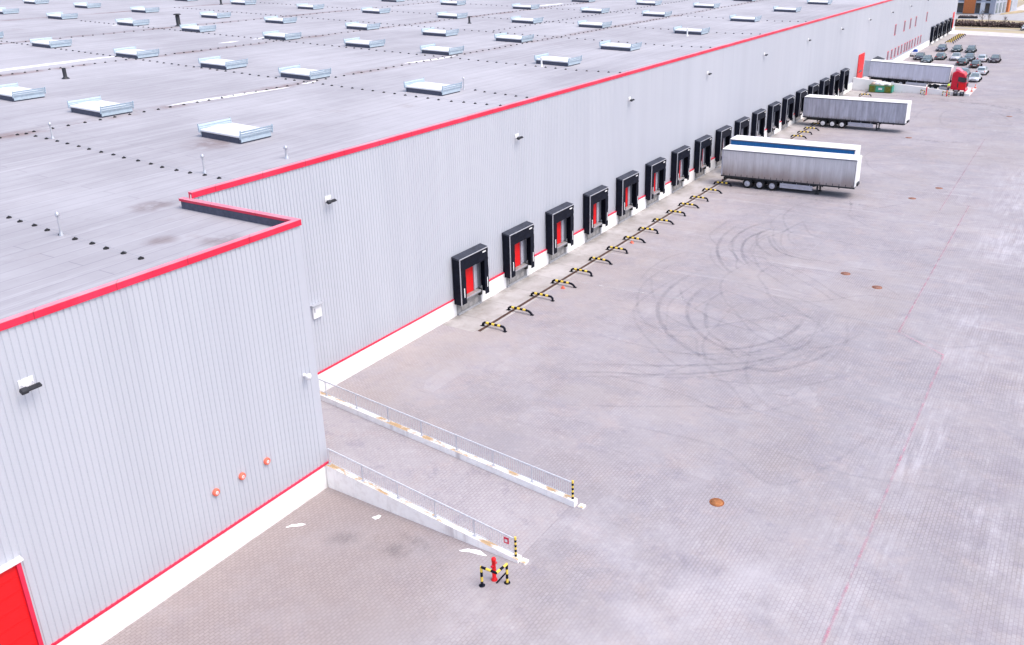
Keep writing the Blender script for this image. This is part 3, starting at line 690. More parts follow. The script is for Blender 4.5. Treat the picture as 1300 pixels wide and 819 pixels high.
# ------------------------------------------------------------------ lightning conductors: wire on rows of small black blocks
pad = None
def conductor(label, a, b, sp=1.2):
    global pad
    a, b = Vector((a[0],a[1],0)), Vector((b[0],b[1],0)); n = int((b-a).length/sp)
    pts = [a.lerp(b, i/n) for i in range(n+1)]
    t = thing('lightning_conductor', label, 'lightning conductor', (a.x,a.y,roof_z(a.x)), 0, 'lightning conductor lines on the roof')
    def L(p): return Vector((p.x-a.x,p.y-a.y,roof_z(p.x)-roof_z(a.x)))
    keys = [p for i, p in enumerate(pts) if i in (0, n) or (pts[i-1].x+8)*(p.x+8) <= 0]
    MB().tube([L(p)+Vector((0,0,.11)) for p in keys],.006,5).build('wire', M['steel'], t)
    cnt = 0
    for p in pts:
        if not in_view((p.x,p.y,roof_z(p.x)), 25) or cnt >= 100: continue
        q = L(p); q += Vector((random.uniform(-.05,.05),random.uniform(-.05,.05),0))
        if pad is None:
            m = MB(); m.lathe([(.125,-.04),(.125,.03),(.08,.07),(.03,.085),(.03,.105),(0,.11)],8)
            pad = m.build('block', M['rubber'], t); o = pad
        else: o = pad.copy(); col.objects.link(o); o.parent = t
        o.location = q; cnt += 1
conductor('row of black conductor blocks crossing the near roof in front of the notch', (4.4,-5.9),(-30,-3.8))
conductor('row of black conductor blocks running inward from the roof notch corner', (-2.6,4.7),(-24.1,5.5))
conductor('row of black conductor blocks running inward from the coping through the second skylight row', (-1.8,30.9),(-88,33.4))
conductor('row of black conductor blocks running inward from the coping through the third skylight row', (-1.8,51.5),(-95,54.2))
conductor('short row of black conductor blocks beside the thin vent post near the coping', (-2.0,34.8),(-9.4,36.6))
conductor('row of black conductor blocks running inward just behind the fourth skylight row', (-2.,75.6),(-105,78.5))
conductor('row of black conductor blocks running inward behind the fifth skylight row', (-2.,93.4),(-110,95.5))
conductor('row of black conductor blocks running inward across the far roof at the sixth skylight row', (-2.,115.),(-110,117))
conductor('line of black conductor blocks along the first roof valley, beside the nearest long snow strip', (-24.3,-1),(-24.3,112))
conductor('line of black conductor blocks along the first roof valley, its far half', (-24.4,116),(-24.4,200),1.8)
conductor('line of black conductor blocks along the second roof valley, past the leftmost snow strip', (-50.9,17),(-50.9,134))
conductor('line of black conductor blocks along the third roof valley, far left', (-75.4,30),(-75.4,150),1.5)
conductor('faint line of black conductor blocks between the second and third skylight columns', (-35.6,78),(-36.9,150),1.4)

# ------------------------------------------------------------------ snow patches
def snow(label, pts, wd, z, h=.05, seed=1, roofz=False):
    rn = random.Random(seed); vs = []; n = 40
    P = [Vector((x,y,0)) for x,y in pts]
    def at(t):
        f = t*(len(P)-1); i = min(int(f),len(P)-2); return P[i].lerp(P[i+1],f-i)
    fs = []; m = 5
    ph = [rn.uniform(0,6) for _ in range(6)]
    for i in range(n+1):
        t = i/n; c = at(t); d = (at(min(1,t+.01))-at(max(0,t-.01))).normalized(); nn = Vector((-d.y,d.x,0))
        prof = math.sin(math.pi*t)**.7*(.80+.14*math.sin(6*t+ph[0])+.08*math.sin(15*t+ph[1])+.04*math.sin(31*t+ph[4]))
        off = .16*wd*math.sin(4*t+ph[2])+.04*wd*math.sin(15*t+ph[5])
        for k in range(m):
            s = (k/(m-1)-.5); q = c+nn*(s*wd*prof+off+rn.uniform(-.03,.03)*wd)
            hh = h*(1-(2*s)**2)*min(1,prof)
            vs.append((q.x,q.y,(roof_z(q.x) if roofz else z)+.006+hh*(1+rn.uniform(-.2,.2))))
    for i in range(n):
        for k in range(m-1): fs.append((i*m+k,i*m+k+1,(i+1)*m+k+1,(i+1)*m+k))
    o = MB().add(vs,fs,0,True).build('snow_patch', M['snow'], recalc=False)
    for p in o.data.polygons:
        if p.normal.z < 0: p.flip()
    return tag(o, label, 'snow', 'leftover snow')
snow('long white snow strip lying on the roof at the left edge of the view', [(-54.2,14),(-54.4,25),(-54.2,33.5)], 1.7, 0, .06, 1, True)
snow('long white snow strip on the roof behind the nearest skylight', [(-25.0,17),(-24.3,23),(-23.9,29.2)], .9, 0, .05, 2, True)
snow('small snow patch beside the skylight of the second row', [(-24.1,30.6),(-24.3,32.6)], .5, 0, .04, 3, True)
snow('white snow strip in front of a third-row skylight', [(-25.0,45.8),(-24.6,50),(-24.4,54)], 1.0, 0, .05, 4, True)
snow('tiny snow strip on the far left roof beside a small skylight', [(-85.3,52.6),(-85.2,55.9)], 1.2, 0, .05, 5, True)
snow('short snow strip on the roof between two skylights of the second column from the valley', [(-55.0,46.8),(-54.9,50.1)], .7, 0, .04, 6, True)
snow('thin snow strip touching a mid-roof skylight', [(-55.0,52.),(-55.4,56.2)], .9, 0, .04, 7, True)
snow('pale snow strip far off at the top of the roof', [(-53.6,120.),(-53.5,128)], 1.6, 0, .05, 8, True)
snow('narrow melting snow patch on the forecourt near the white plinth', [(7.95,-3.6),(8.2,-3.25),(8.5,-2.9)], .26, 0, .05, 9)
snow('small round melting snow patch on the forecourt beside the ramp wall', [(10.78,-.98),(10.95,-.86),(11.12,-.72)], .34, 0, .06, 10)
snow('long melting snow patch along the lower end of the ramp wall', [(15.6,-.8),(16.1,-.62),(16.85,-.5)], .34, 0, .06, 11)

# ------------------------------------------------------------------ near ramp with its two walls and railings
def rz(x): return max(0., 1.25-.0785*(x-2.2)) if x > 2.2 else 1.25
mb = MB(); xs = [DN+.06,7.6,18.1]
mb.prism([(0.14,-.05),(0.14,1.25),(2.2,1.25),(18.1,.004),(18.1,-.05)],'y',-.0+.08,4.40)
struct(mb.build('path', M['ramppaving']))
def ramp_walls():
    w1 = MB(); za = lambda x: 1.24-.0985*(x-7.4)
    w1.prism([(DN+.08,0),(18.25,0),(18.25,za(18.25)),(DN+.08,za(DN+.08))],'y',-.25,.075)
    tag(w1.build('retaining_wall', M['rampwall']), 'low white rust-stained concrete wall on the near side of the ramp', 'retaining wall')
    w2 = MB(); zb = lambda x: 1.56-.0773*(x-2.3)
    w2.prism([(.14,0),(18.35,0),(18.35,zb(18.35)),(2.0,zb(2.)),(.14,zb(2.))],'y',4.405,4.70)
    tag(w2.build('retaining_wall', M['rampwall']), 'low concrete kerb wall on the far side of the ramp, near the long wall', 'retaining wall')
    return za, zb
za, zb = ramp_walls()
def railing(label, y, x0, x1, zf, npost, h=.86):
    t = thing('railing', label, 'railing', (x0,y,zf(x0)))
    def P(x,z): return (x-x0,0,zf(x)-zf(x0)+z)
    a = MB(); a.tube([P(x0,h),P(x1,h)],.036,8); a.build('top_rail', M['railsteel'], t)
    a = MB(); a.tube([P(x0,.13),P(x1,.13)],.020,6); a.build('bottom_rail', M['railsteel'], t)
    for i in range(npost):
        x = x0+(x1-x0)*i/npost; a = MB(); a.tube([P(x,-.0),P(x,h)],.028,8); q = P(x,0); a.box(q[0]-.08,q[0]+.08,-.07,.07,q[2]-.01,q[2]+.015); a.build('post', M['railsteel'], t)
    a = MB(); n = int((x1-x0)/.115)
    for i in range(1,n):
        x = x0+(x1-x0)*i/n; a.tube([P(x,.13),P(x,h)],.011,4)
    a.build('balusters', M['railsteel'], t)
    q = P(x1,0); e = MB(); seg = [-.02,.12,.24,.36,.48,.60,.72,.84,.97]
    for k in range(8): e.tube([(q[0],0,q[2]+seg[k]),(q[0],0,q[2]+seg[k+1])],.05 if k%2 else .053,10,1 if k%2 == 0 else 0)
    e.build('striped_end_post', [M['yellow'],M['black']], t)
railing('galvanised railing on the near ramp wall, with red sign by its striped end post', -.09, 7.42, 18.05, za, 5)
railing('galvanised railing along the far ramp wall beside the open yard', 4.56, .5, 18.18, zb, 8)
t = thing('sign', 'small red square sign with a white centre on the near railing', 'sign', (17.62,-.13,za(17.62)+.62))
MB().box(-.13,.13,-.012,.0,-.15,.15).build('board', M['red'], t)
m = MB(); m.box(-.075,.06,-.018,-.0125,-.075,.05); m.build('emblem', M['white'], t)
for x, y in ((18.42,-.02),(18.62,4.62)):
    m = MB(); m.cbox(-.15,.15,-.16,.16,-.05,.09,.03); tag(m.build('kerb_stone', M['rampwall'], None, (x,y,0)), 'pale block at the foot of the %s ramp wall' % ('near' if y < 1 else 'far'), 'kerb stone')

# hydrant pillars with bent striped guard rails
def striped(mb, pts, r, seg=.22, n=9, start=0):
    P = [Vector(p) for p in pts]; k = start
    for a, b in zip(P[:-1], P[1:]):
        Lg = (b-a).length; m = max(1, round(Lg/seg))
        for i in range(m):
            mb.tube([a.lerp(b,i/m), a.lerp(b,(i+1)/m)], r*(1.0 if k%2 else 1.015), n, k%2); k += 1
        mb.lathe([(0,-r*1.02),(r*.75,-r*.75),(r*1.03,0),(r*.75,r*.75),(0,r*1.02)],n,'z',tuple(b),(k-1)%2)
def hydrant(label, x, y, h=1.1):
    t = thing('hydrant', label, 'hydrant', (x,y,0), 0, 'red pillar hydrants')
    MB().lathe([(.13,0),(.13,.04),(.085,.06),(.085,h-.16),(.095,h-.15),(.10,h-.04),(.06,h),(0,h+.01)],14).build('pillar', M['reddoor'], t)
    m = MB(); m.lathe([(.04,.08),(.045,.14),(.05,.14),(.05,.17)],10,'y',(0,0,h-.35)); m.lathe([(.04,-.08),(.045,-.14),(.05,-.14),(.05,-.17)],10,'y',(0,0,h-.35)); m.build('outlet', M['red'], t)
def guard(label, pts, h):
    t = thing('hydrant_guard', label, 'guard rail', (pts[1][0],pts[1][1],0), 0, 'striped guard rails')
    o = Vector((pts[1][0],pts[1][1],0)); Q = [Vector((x,y,0))-o for x,y in pts]
    m = MB(); up = Vector((0,0,h)); striped(m,[Q[0],Q[0]+up,Q[1]+up,Q[2]+up,Q[2]],.055,.26); m.build('bent_tube', [M['black'],M['yellow']], t)
    b = MB()
    for q in (Q[0],Q[2]): b.lathe([(.13,0),(.13,.02),(.06,.03)],10,'z',tuple(q))
    b.tube([Q[2]+Vector((0,0,.55)),Q[2]+Vector((-.35,-.25,.02))],.035,7); b.build('foot', M['black'], t)
hydrant('red pillar hydrant behind a striped guard at the near ramp end', 17.97, -1.59)
guard('black and yellow bent tube guard around the red hydrant near the ramp', [(17.74,-2.14),(18.45,-2.12),(18.52,-1.47)], .92)
hydrant('distant red pillar hydrant at the foot of the second ramp wall', 12.2, 135.2, 1.25)
hydrant('distant red pillar hydrant by the front of the red lorry', 15.35, 134.9, .95)
guard('distant striped guard left of the hydrant at the second ramp', [(11.3,135.6),(11.55,134.9),(12.0,134.6)], .75)
guard('distant striped guard around the hydrant by the red lorry', [(14.7,135.3),(15.1,134.5),(15.75,134.7)], .7)

# ------------------------------------------------------------------ wheel guides on the apron
GY = [19.5,22.72,25.84,28.92,31.88,35.0,38.15,41.36,44.4,47.52,50.75,53.72,56.65,60.0,63.28]+[66.4+3.11*i for i in range(8)]+[91.4,94.45,97.5,101.25,104.2,107.3,110.5,130.2]
def guide(bent):
    o = thing('wheel_guide', 'x', 'wheel guide', group='striped wheel guides in front of the docks')
    z = .27
    if bent: path = [(0,.05,.0),(.05,.02,.16),(.18,0,z),(.5,0,z),(.82,0,z),(1.14,0,z),(1.46,0,z),(1.72,-.02,z),(1.86,-.07,.20),(1.93,-.12,.0)]
    else: path = [(0,.05,.0),(.05,.02,.16),(.18,0,z),(.5,0,z),(.82,0,z),(1.14,0,z),(1.46,0,z),(1.70,0,.25),(1.88,0,.16),(2.02,0,.0)]
    m = MB(); m.tube(path,.085,10); m.build('tube', M['black'], o)
    for x in (.33,.80,1.27): MB().tube([(x,0,z),(x+.22,0,z)],.089,12).build('yellow_band', M['yellow'], o)
    e = path[-1]; MB().cbox(-.12,.14,-.1,.16,.0,.03,.008).build('foot_plate', M['rubber'], o); MB().cbox(e[0]-.11,e[0]+.12,e[1]-.12,e[1]+.11,.0,.03,.008).build('foot_plate', M['rubber'], o)
    return o
ga, gb = guide(True), guide(False)
for g in (ga, gb): KIDS[g.name] = children(g)
used = set()
for i, y in enumerate(GY):
    src = ga if i % 2 == 0 else gb
    o = src if src.name not in used else copy_tree(src)
    used.add(src.name)
    o.location = (2.66, y, .012); o.rotation_euler = (0,0,random.uniform(-.03,.03))
    side = 'near' if i % 2 == 0 else 'far'
    if i < 26: o['label'] = 'black and yellow ground bar at the %s side of the %s dock from the ramp' % (side, ORD[min(i//2,16)])
    else: o['label'] = ['black and yellow ground bar just behind the rear of the grey curtain trailer','black and yellow ground bar hidden partly under the grey curtain trailer','black and yellow ground bar beyond the grey curtain trailer, nearest of its three','black and yellow ground bar beyond the grey curtain trailer, second','black and yellow ground bar by the green skip'][min(i-26,4)]
gf = []
for k in range(8):
    o = copy_tree(ga); o.location = (2.7, 221.5+3.1*k, .012); o.rotation_euler = (0,0,0); o.scale = (1.0,1.3,1.4)
    o['group'] = 'distant striped guides at the far docks'; o['label'] = 'tiny yellow and black ground bar at the distant docks, %s from the near end' % ('nearest' if k == 0 else ORD[k])
def chock(label, x, y, rz_):
    m = MB(); m.prism([(-.17,0),(.17,0),(.11,.05),(.02,.17),(-.06,.17),(-.15,.04)],'y',-.11,.11); m.box(-.1,.08,-.02,.02,.17,.20)
    tag(m.build('wheel_chock', M['orange'], None, (x,y,.0), rz_), label, 'wheel chock', 'orange wheel chocks')
chock('orange wheel chock lying under the fourth ground bar', 3.95, 28.35, .4); chock('orange wheel chock lying under the eighth ground bar', 3.75, 40.75, -.3)

# manhole covers
for x, y, r, lb in ((21.52,41.72,.36,'upper left rusty round manhole cover of the pair in mid yard'),(24.23,39.83,.36,'lower right rusty round manhole cover of the pair in mid yard'),(23.79,8.11,.34,'bright orange-rust manhole cover in the foreground yard'),
                    (23.62,72.11,.36,'small rusty manhole cover in the far yard, right one'),(21.97,66.75,.36,'small rusty manhole cover to the right of the silver trailer'),(16.2,97.5,.4,'distant dark manhole cover in front of the grey trailer'),(25.9,119,.4,'distant manhole cover near the red line end')):
    t = thing('manhole_cover', lb, 'manhole cover', (x,y,.0), 0, 'manhole covers in the yard')
    MB().lathe([(r,.0),(r,.012),(r*.86,.014),(r*.86,.010)],22).build('ring', M['rust'], t)
    m = MB(); m.lathe([(r*.84,.004),(r*.84,.011),(0,.012)],22)
    for k in range(5): m.box(-r*.6,r*.6,-r*.55+k*r*.27,-r*.5+k*r*.27,.0115,.016)
    m.build('lid', plain('manhole_rust_%d' % int(x*10), (.40,.16,.06) if y < 10 else (.30,.15,.11), .8, var=.3, scale=6), t)

# ------------------------------------------------------------------ trailers
def wheel(parent, x, y, z, r=.5, wd=.36, out=-1, rim='steel'):
    w_ = MB(); h = wd/2
    w_.lathe([(r*.56,-h*.9),(r*.80,-h),(r*.96,-h*.86),(r,-h*.5),(r,h*.5),(r*.96,h*.86),(r*.80,h),(r*.56,h*.9)],20,'y'); 
    o = w_.build('wheel', M['rubber'], parent, (x,y,z))
    c = MB(); s = out
    c.lathe([(r*.60,s*h*.90),(r*.58,s*h*1.0),(r*.52,s*h*.95),(r*.40,s*h*.93),(r*.25,s*h*.95),(r*.22,s*h*1.06),(r*.16,s*h*1.16),(0,s*h*1.16)],18,'y')
    for k in range(8):
        a = k*math.pi/4; c.lathe([(.022,s*h*.93),(.022,s*h*1.02)],6,'y',(r*.33*math.cos(a),0,r*.33*math.sin(a)))
    c.build('rim', M[rim], o)
    return o
def trailer(name, label, loc, rotz, side, L_=13.6, zb=1.12, zt=4.0, roof='offwhite', front='white', rim='steel', pleat=.012, coupled=False):
    t = thing(name, label, 'trailer', loc, rotz, 'parked lorry trailers'); W_ = 2.5
    rn = random.Random(len(label))
    b = MB(); nx = 84; nz = 6                                # two curtain sides with slack in the cloth
    for y, s in ((.03,-1),(W_-.03,1)):
        vs = []
        for j in range(nz+1):
            for i in range(nx+1):
                u = i/nx; v = j/nz
                d = pleat*(math.sin(i*1.15)*.8+math.sin(i*.37+1.3)*.9+rn.uniform(-.5,.5))*math.sin(math.pi*min(max(v,.06),.94))
                vs.append((.14+u*(L_-.28), y+s*d+s*.02*math.sin(math.pi*v), zb+.10+v*(zt-zb-.24)))
        b.add(vs,[(j*(nx+1)+i,j*(nx+1)+i+1,(j+1)*(nx+1)+i+1,(j+1)*(nx+1)+i) for j in range(nz) for i in range(nx)],0,True)
    b.build('curtain', M[side], t, recalc=False)
    r = MB(); n = 8                                         # slightly cambered roof
    prof = [(0,zt-.06)]+[(W_*k/n, zt-.02+.035*math.sin(math.pi*k/n)) for k in range(n+1)]+[(W_,zt-.06)]
    r.prism(prof,'x',.02,L_-.02); rf = r.build('roof', M[roof], t)
    e = MB()
    for y0, y1 in ((-.012,.05),(W_-.05,W_+.012)): e.box(.03,L_-.03,y0,y1,zt-.15,zt-.062); 
    e.build('top_rail', M['grey'], t)
    e = MB()
    for y0, y1 in ((-.015,.06),(W_-.06,W_+.015)): e.box(.0,L_,y0,y1,zb-.02,zb+.12)
    e.box(.05,L_-.05,.07,W_-.07,zb,zb+.08); e.build('floor_frame', M['dark'], t)
    e = MB(); 
    for y in (0,W_-.13): e.cbox(-.01,.13,y,y+.13,zb+.125,zt-.065,.02)
    e.build('corner_post', M['greylight'], t)
    f = MB(); f.cbox(L_-.12,L_+.0,0,W_,zb+.125,zt-.065,.05); f.box(L_+.001,L_+.03,.5,2.0,zb+.5,zb+1.0); fb = f.build('front_wall', M[front], t)
    m = MB(); m.cbox(L_+.0,L_+.16,.75,1.75,zb+.12,zb+.42,.03); m.build('connector_box', M['dark'], fb)
    for y0, y1 in ((.14,1.24),(1.26,2.36)):
        d = MB(); d.box(-.0,.06,y0,y1,zb+.14,zt-.16)
        for k in (.3,.75): d.tube([(-.03,y0+k*1.1,zb+.16),(-.03,y0+k*1.1,zt-.2)],.018,6)
        d.build('rear_door', M['greylight'], t)
    c = MB()
    for y in (.75,1.65): c.prism([(.3,zb-.02),(L_-.3,zb-.02),(L_-.3,zb-.2),(L_-3.6,zb-.22),(L_-4.2,zb-.42),(.3,zb-.42)],'y',y,y+.12)
    for k in range(8): c.box(.8+k*1.6,.9+k*1.6,.3,2.2,zb-.20,zb-.03)
    for x in (2.86,4.15,5.46): c.tube([(x,.35,.5),(x,2.15,.5)],.07,8); c.box(x-.35,x+.1,.72,.9,.5,zb-.3); c.box(x-.35,x+.1,1.6,1.78,.5,zb-.3)
    c.build('chassis', M['dark'], t)
    for x in (2.86,4.15,5.46): wheel(t,x,.19,.5,.5,.36,-1,rim); wheel(t,x,2.31,.5,.5,.36,1,rim)
    g = MB()
    for y0, y1 in ((.03,.42),(2.08,2.47)):
        for x in (2.86,4.15,5.46):
            P = [(x+.58*math.cos(a),.5+.58*math.sin(a)) for a in [R(25+k*13) for k in range(11)]]+[(x+.55*math.cos(a),.5+.55*math.sin(a)) for a in [R(155-k*13) for k in range(11)]]
            g.prism(P,'y',y0,y1)
    g.build('mudguard', M['dark'], t)
    for y0 in (.05, 2.41):
        s = MB()
        for z0, z1 in ((.42,.66),(.68,.92)): s.cbox(6.25,9.55,y0,y0+.04,z0,z1,.008)
        for x in (6.5,7.9,9.2): s.box(x,x+.06,y0+.041,y0+.08,.45,zb-.03)
        s.build('side_guard', M['greylight'], t)
    for y in (.42,1.95):
        l = MB(); l.box(9.86,10.02,y,y+.13,(.45 if coupled else .15),zb-.03)
        if not coupled: l.box(9.89,9.99,y+.02,y+.11,.05,.4); l.cbox(9.74,10.14,y-.1,y+.23,.0,.06,.015)
        l.tube([(9.94,y+.06,.75),(10.5,y+.06,zb-.2)],.03,6); l.build('landing_leg', M['dark'], t)
    k = MB(); k.box(.12,.24,.15,2.35,.48,.62); k.box(.18,.26,.5,.58,.55,zb-.02); k.box(.18,.26,1.9,1.98,.55,zb-.02); bar = k.build('underrun_bar', M['dark'], t)
    for y in (.2,2.02):
        q = MB(); q.cbox(.05,.119,y,y+.28,.50,.62,.012); q.build('tail_light', M['lampred'], bar)
    return t
trailer('curtain_trailer','dusty silver curtain-sided trailer parked at the docks in front of the blue one',(3.436,63.08,0),.0495,'curtA', rim='greylight', zb=1.06, pleat=.010)
trailer('curtain_trailer','blue-sided trailer with white roof parked behind the silver trailer',(2.35,68.35,0),.012,'curtBlue', L_=13.4, roof='white', pleat=.008)
trailer('curtain_trailer','grey pleated curtain trailer with bright wheel rims, further along the docks',(1.584,100.28,0.05),-.0274,'curtB', rim='white', zb=1.13, pleat=.022)
# second ramp carrying the lorry
mb = MB(); zr2 = lambda x: 1.25-.0672*x
mb.prism([(.14,-.05),(.14,1.25),(18.6,.004),(18.6,-.05)],'y',136.5,146.0); struct(mb.build('path', M['lane']))
m = MB(); m.prism([(.14,0),(18.6,0),(18.6,.36),(.14,2.14)],'y',136.1,136.495); tag(m.build('retaining_wall', M['plinth']), 'long white wall beside the distant ramp, behind the green skip', 'retaining wall')
trl = trailer('curtain_trailer','grey curtain trailer coupled to the red lorry cab on the distant ramp',(2.2,137.3,.0),-.006,'curtC', L_=12.9, zb=1.15, zt=3.95, pleat=.006, coupled=True)
trl.location.z = 1.02; trl.rotation_euler = (0, .040, -.006)
m = MB(); m.box(-.9,-.02,.02,.10,1.2,3.9); m.box(-.88,-.04,.0,.02,1.3,1.36); m.build('open_rear_door', M['office'], trl)

def tractor(loc, rotz):
    t = thing('lorry_tractor', 'red lorry cab with black side window coupled to the distant grey trailer', 'lorry', loc, rotz)
    c = MB(); W_ = 2.5                                       # front of the cab at x = 0, body runs to -x
    sec = [(-2.25,.55),(-2.28,3.05),(-2.2,3.35),(-1.55,3.62),(-.55,3.30),(-.16,2.75),(.0,1.75),(.05,1.2),(.04,.55)]
    vs = []; n = len(sec)
    for y, ins in ((0,0.10),(.10,0),(W_-.10,0),(W_,.10)):
        for i, (x, z) in enumerate(sec): vs.append((x+(ins if x < -1 else -ins*.8), y, z-(ins*.8 if z > 3 else 0)+(ins*.3 if z < .6 else 0)))
    fs = [(j*n+i,j*n+(i+1)%n,(j+1)*n+(i+1)%n,(j+1)*n+i) for j in range(3) for i in range(n)]+[tuple(range(n)),tuple(range(3*n,4*n))]
    c.add(vs,fs); cab = c.build('cab', M['redcab'], t)
    g = MB(); g.sheet([(.03,.22,1.78),(.03,W_-.22,1.78),(-.13,W_-.26,2.72),(-.13,.26,2.72)]); g.build('windscreen', M['glass'], cab, recalc=False)
    for y, s in ((-.012,-1),(W_+.012,1)):
        d = MB(); d.prism([(-1.15,.75),(-.12,.75),(-.12,1.62),(-1.15,1.72)],'y',min(y,y-s*.02),max(y,y-s*.02)); dd = d.build('door', M['reddoor'], cab)
        d = MB(); d.prism([(-1.30,1.95),(-.22,1.82),(-.36,2.62),(-1.30,2.72)],'y',min(y-s*.005,y+s*.01),max(y-s*.005,y+s*.01)); d.build('side_window', M['glass'], dd)
        k = MB(); k.cbox(-.25,-.05,y+s*.22-.1,y+s*.22+.1,1.9,2.65,.03); k.tube([(-.2,y,2.5),(-.16,y+s*.2,2.55)],.025,6); k.build('mirror', M['dark'], cab)
        f = MB(); f.prism([(-1.30,1.15),(-1.12,.72),(-1.12,1.72),(-1.30,1.72)],'y',min(y,y-s*.012),max(y,y-s*.012)); f.build('steps', M['dark'], cab)
        h = MB(); h.cbox(.0,.07,(.12 if s < 0 else W_-.52),(.52 if s < 0 else W_-.12),.72,.98,.02); h.build('headlight', M['lampclear'], cab)
        k = MB(); k.cbox(-4.0,-2.5,.05 if s < 0 else W_-.6,.6 if s < 0 else W_-.05,.42,.95,.06); k.build('fuel_tank', M['alu'], t)
    g = MB(); g.cbox(.045,.09,.35,W_-.35,1.05,1.62,.015)
    for k in range(4): g.box(.09,.11,.4,W_-.4,1.12+k*.12,1.16+k*.12)
    g.build('grille', M['dark'], cab)
    g = MB(); g.cbox(-.2,.12,.06,W_-.06,.36,.68,.05); g.build('bumper', M['red'], cab)
    s = MB(); s.prism([(-1.9,3.45),(-.95,3.48),(-1.5,3.86),(-1.95,3.95)],'y',.35,W_-.35); s.build('roof_deflector', M['redtop'], cab)  # paler red paints the highlight on the cab roof
    v = MB(); v.box(-.45,.05,.2,W_-.2,2.86,2.90); v.build('sun_visor', M['dark'], cab)
    ch = MB()
    for y in (.8,1.58): ch.box(-5.9,-.3,y,y+.12,.62,.88)
    ch.box(-5.2,-4.2,.8,1.7,.88,1.0); ch.build('chassis', M['dark'], t)
    for x in (-1.35,-5.0):
        wheel(t,x,.22,.5,.5,.34,-1,'steel'); wheel(t,x,2.28,.5,.5,.34,1,'steel')
    a = MB()
    for y0, y1 in ((.02,.4),(2.1,2.48)):
        P = [(-1.35+.60*math.cos(q),.5+.60*math.sin(q)) for q in [R(10+k*16) for k in range(11)]]+[(-1.35+.56*math.cos(q),.5+.56*math.sin(q)) for q in [R(170-k*16) for k in range(11)]]
        a.prism(P,'y',y0,y1)
    a.build('wheel_arch', M['dark'], t)
    return t
tr = tractor((17.7,137.35,.14),-.006); tr.rotation_euler = (0,.02,-.006)
for i, (x, y, lb) in enumerate(((16.55,135.7,'left dark rubber block standing on the yard below the red cab'),(17.5,135.9,'right dark rubber block standing on the yard below the red cab'))):
    t = thing('barrier_block', lb, 'barrier block', (x,y,0), 0, 'dark blocks below the red cab')
    m = MB(); m.cbox(-.32,.32,-.22,.22,0,.72,.05); m.build('block', M['dark'], t)
    m = MB(); m.cbox(-.18,.18,-.235,.235,.45,.62,.02); m.build('reflector', M['steel'], t)
# worker in hi-vis vest: one skinned body with clothing as children
def person(loc, rotz):
    t_v = [(0,0,.95),(0,0,1.15),(0,0,1.38),(0,.01,1.50),(0,.02,1.62),(0,.02,1.74),
           (.19,0,1.42),(.26,.03,1.15),(.22,-.14,.95),(.22,-.22,.88),(-.19,0,1.42),(-.27,.03,1.14),(-.25,-.08,.90),(-.25,-.12,.80),
           (.10,0,.90),(.12,-.03,.50),(.13,.03,.08),(.13,-.14,.04),(-.10,0,.90),(-.12,.02,.50),(-.13,.08,.08),(-.13,-.09,.04)]
    ed = [(0,1),(1,2),(2,3),(3,4),(4,5),(2,6),(6,7),(7,8),(8,9),(2,10),(10,11),(11,12),(12,13),(0,14),(14,15),(15,16),(16,17),(0,18),(18,19),(19,20),(20,21)]
    rad = [.15,.14,.16,.055,.095,.08,.065,.048,.036,.03,.065,.048,.036,.03,.10,.065,.045,.04,.10,.065,.045,.04]
    def skinned(name, mat, sel, extra, parent=None):
        idx = {k:i for i,k in enumerate(sel)}; me = bpy.data.meshes.new(name)
        me.from_pydata([t_v[k] for k in sel],[(idx[a],idx[b]) for a,b in ed if a in idx and b in idx],[])
        me.materials.append(mat); o = bpy.data.objects.new(name, me); col.objects.link(o)
        if parent: o.parent = parent
        md = o.modifiers.new('skin','SKIN'); md.use_smooth_shade = True
        for i, k in enumerate(sel):
            sv = me.skin_vertices[0].data[i]; sv.radius = (rad[k]*extra*(1.15 if k < 3 else 1), rad[k]*extra*(.85 if k < 3 else 1)); sv.use_root = (i == 0)
        o.modifiers.new('sub','SUBSURF').levels = 1
        return o
    b = skinned('person', M['skin'], list(range(22)), 1.0); b.location = loc; b.rotation_euler = (0,0,rotz)
    tag(b, 'worker in yellow hi-vis vest and dark trousers standing beside the red cab', 'person')
    skinned('hi_vis_vest', M['vest'], [1,2,3,6,7,10,11], 1.16, b)
    skinned('trousers', M['navy'], [0,14,15,16,18,19,20], 1.18, b)
    m = MB(); m.lathe([(.105,1.66),(.112,1.72),(.095,1.80),(.05,1.84),(0,1.85)],12,'z',(0,.03,0)); m.build('cap', M['hair'], b)
    m = MB(); m.prism([(-.02,1.66),(.02,1.66),(.0,1.71)],'y',-.105,-.07); m.build('nose', M['skin'], b)
    for x in (-.035,.035):
        m = MB(); m.lathe([(0,-.012),(.012,0),(0,.012)],6,'z',(x,-.075,1.70)); m.build('eye', M['hair'], b)
person((15.25,136.85,zr2(15.25)+.0), .9)

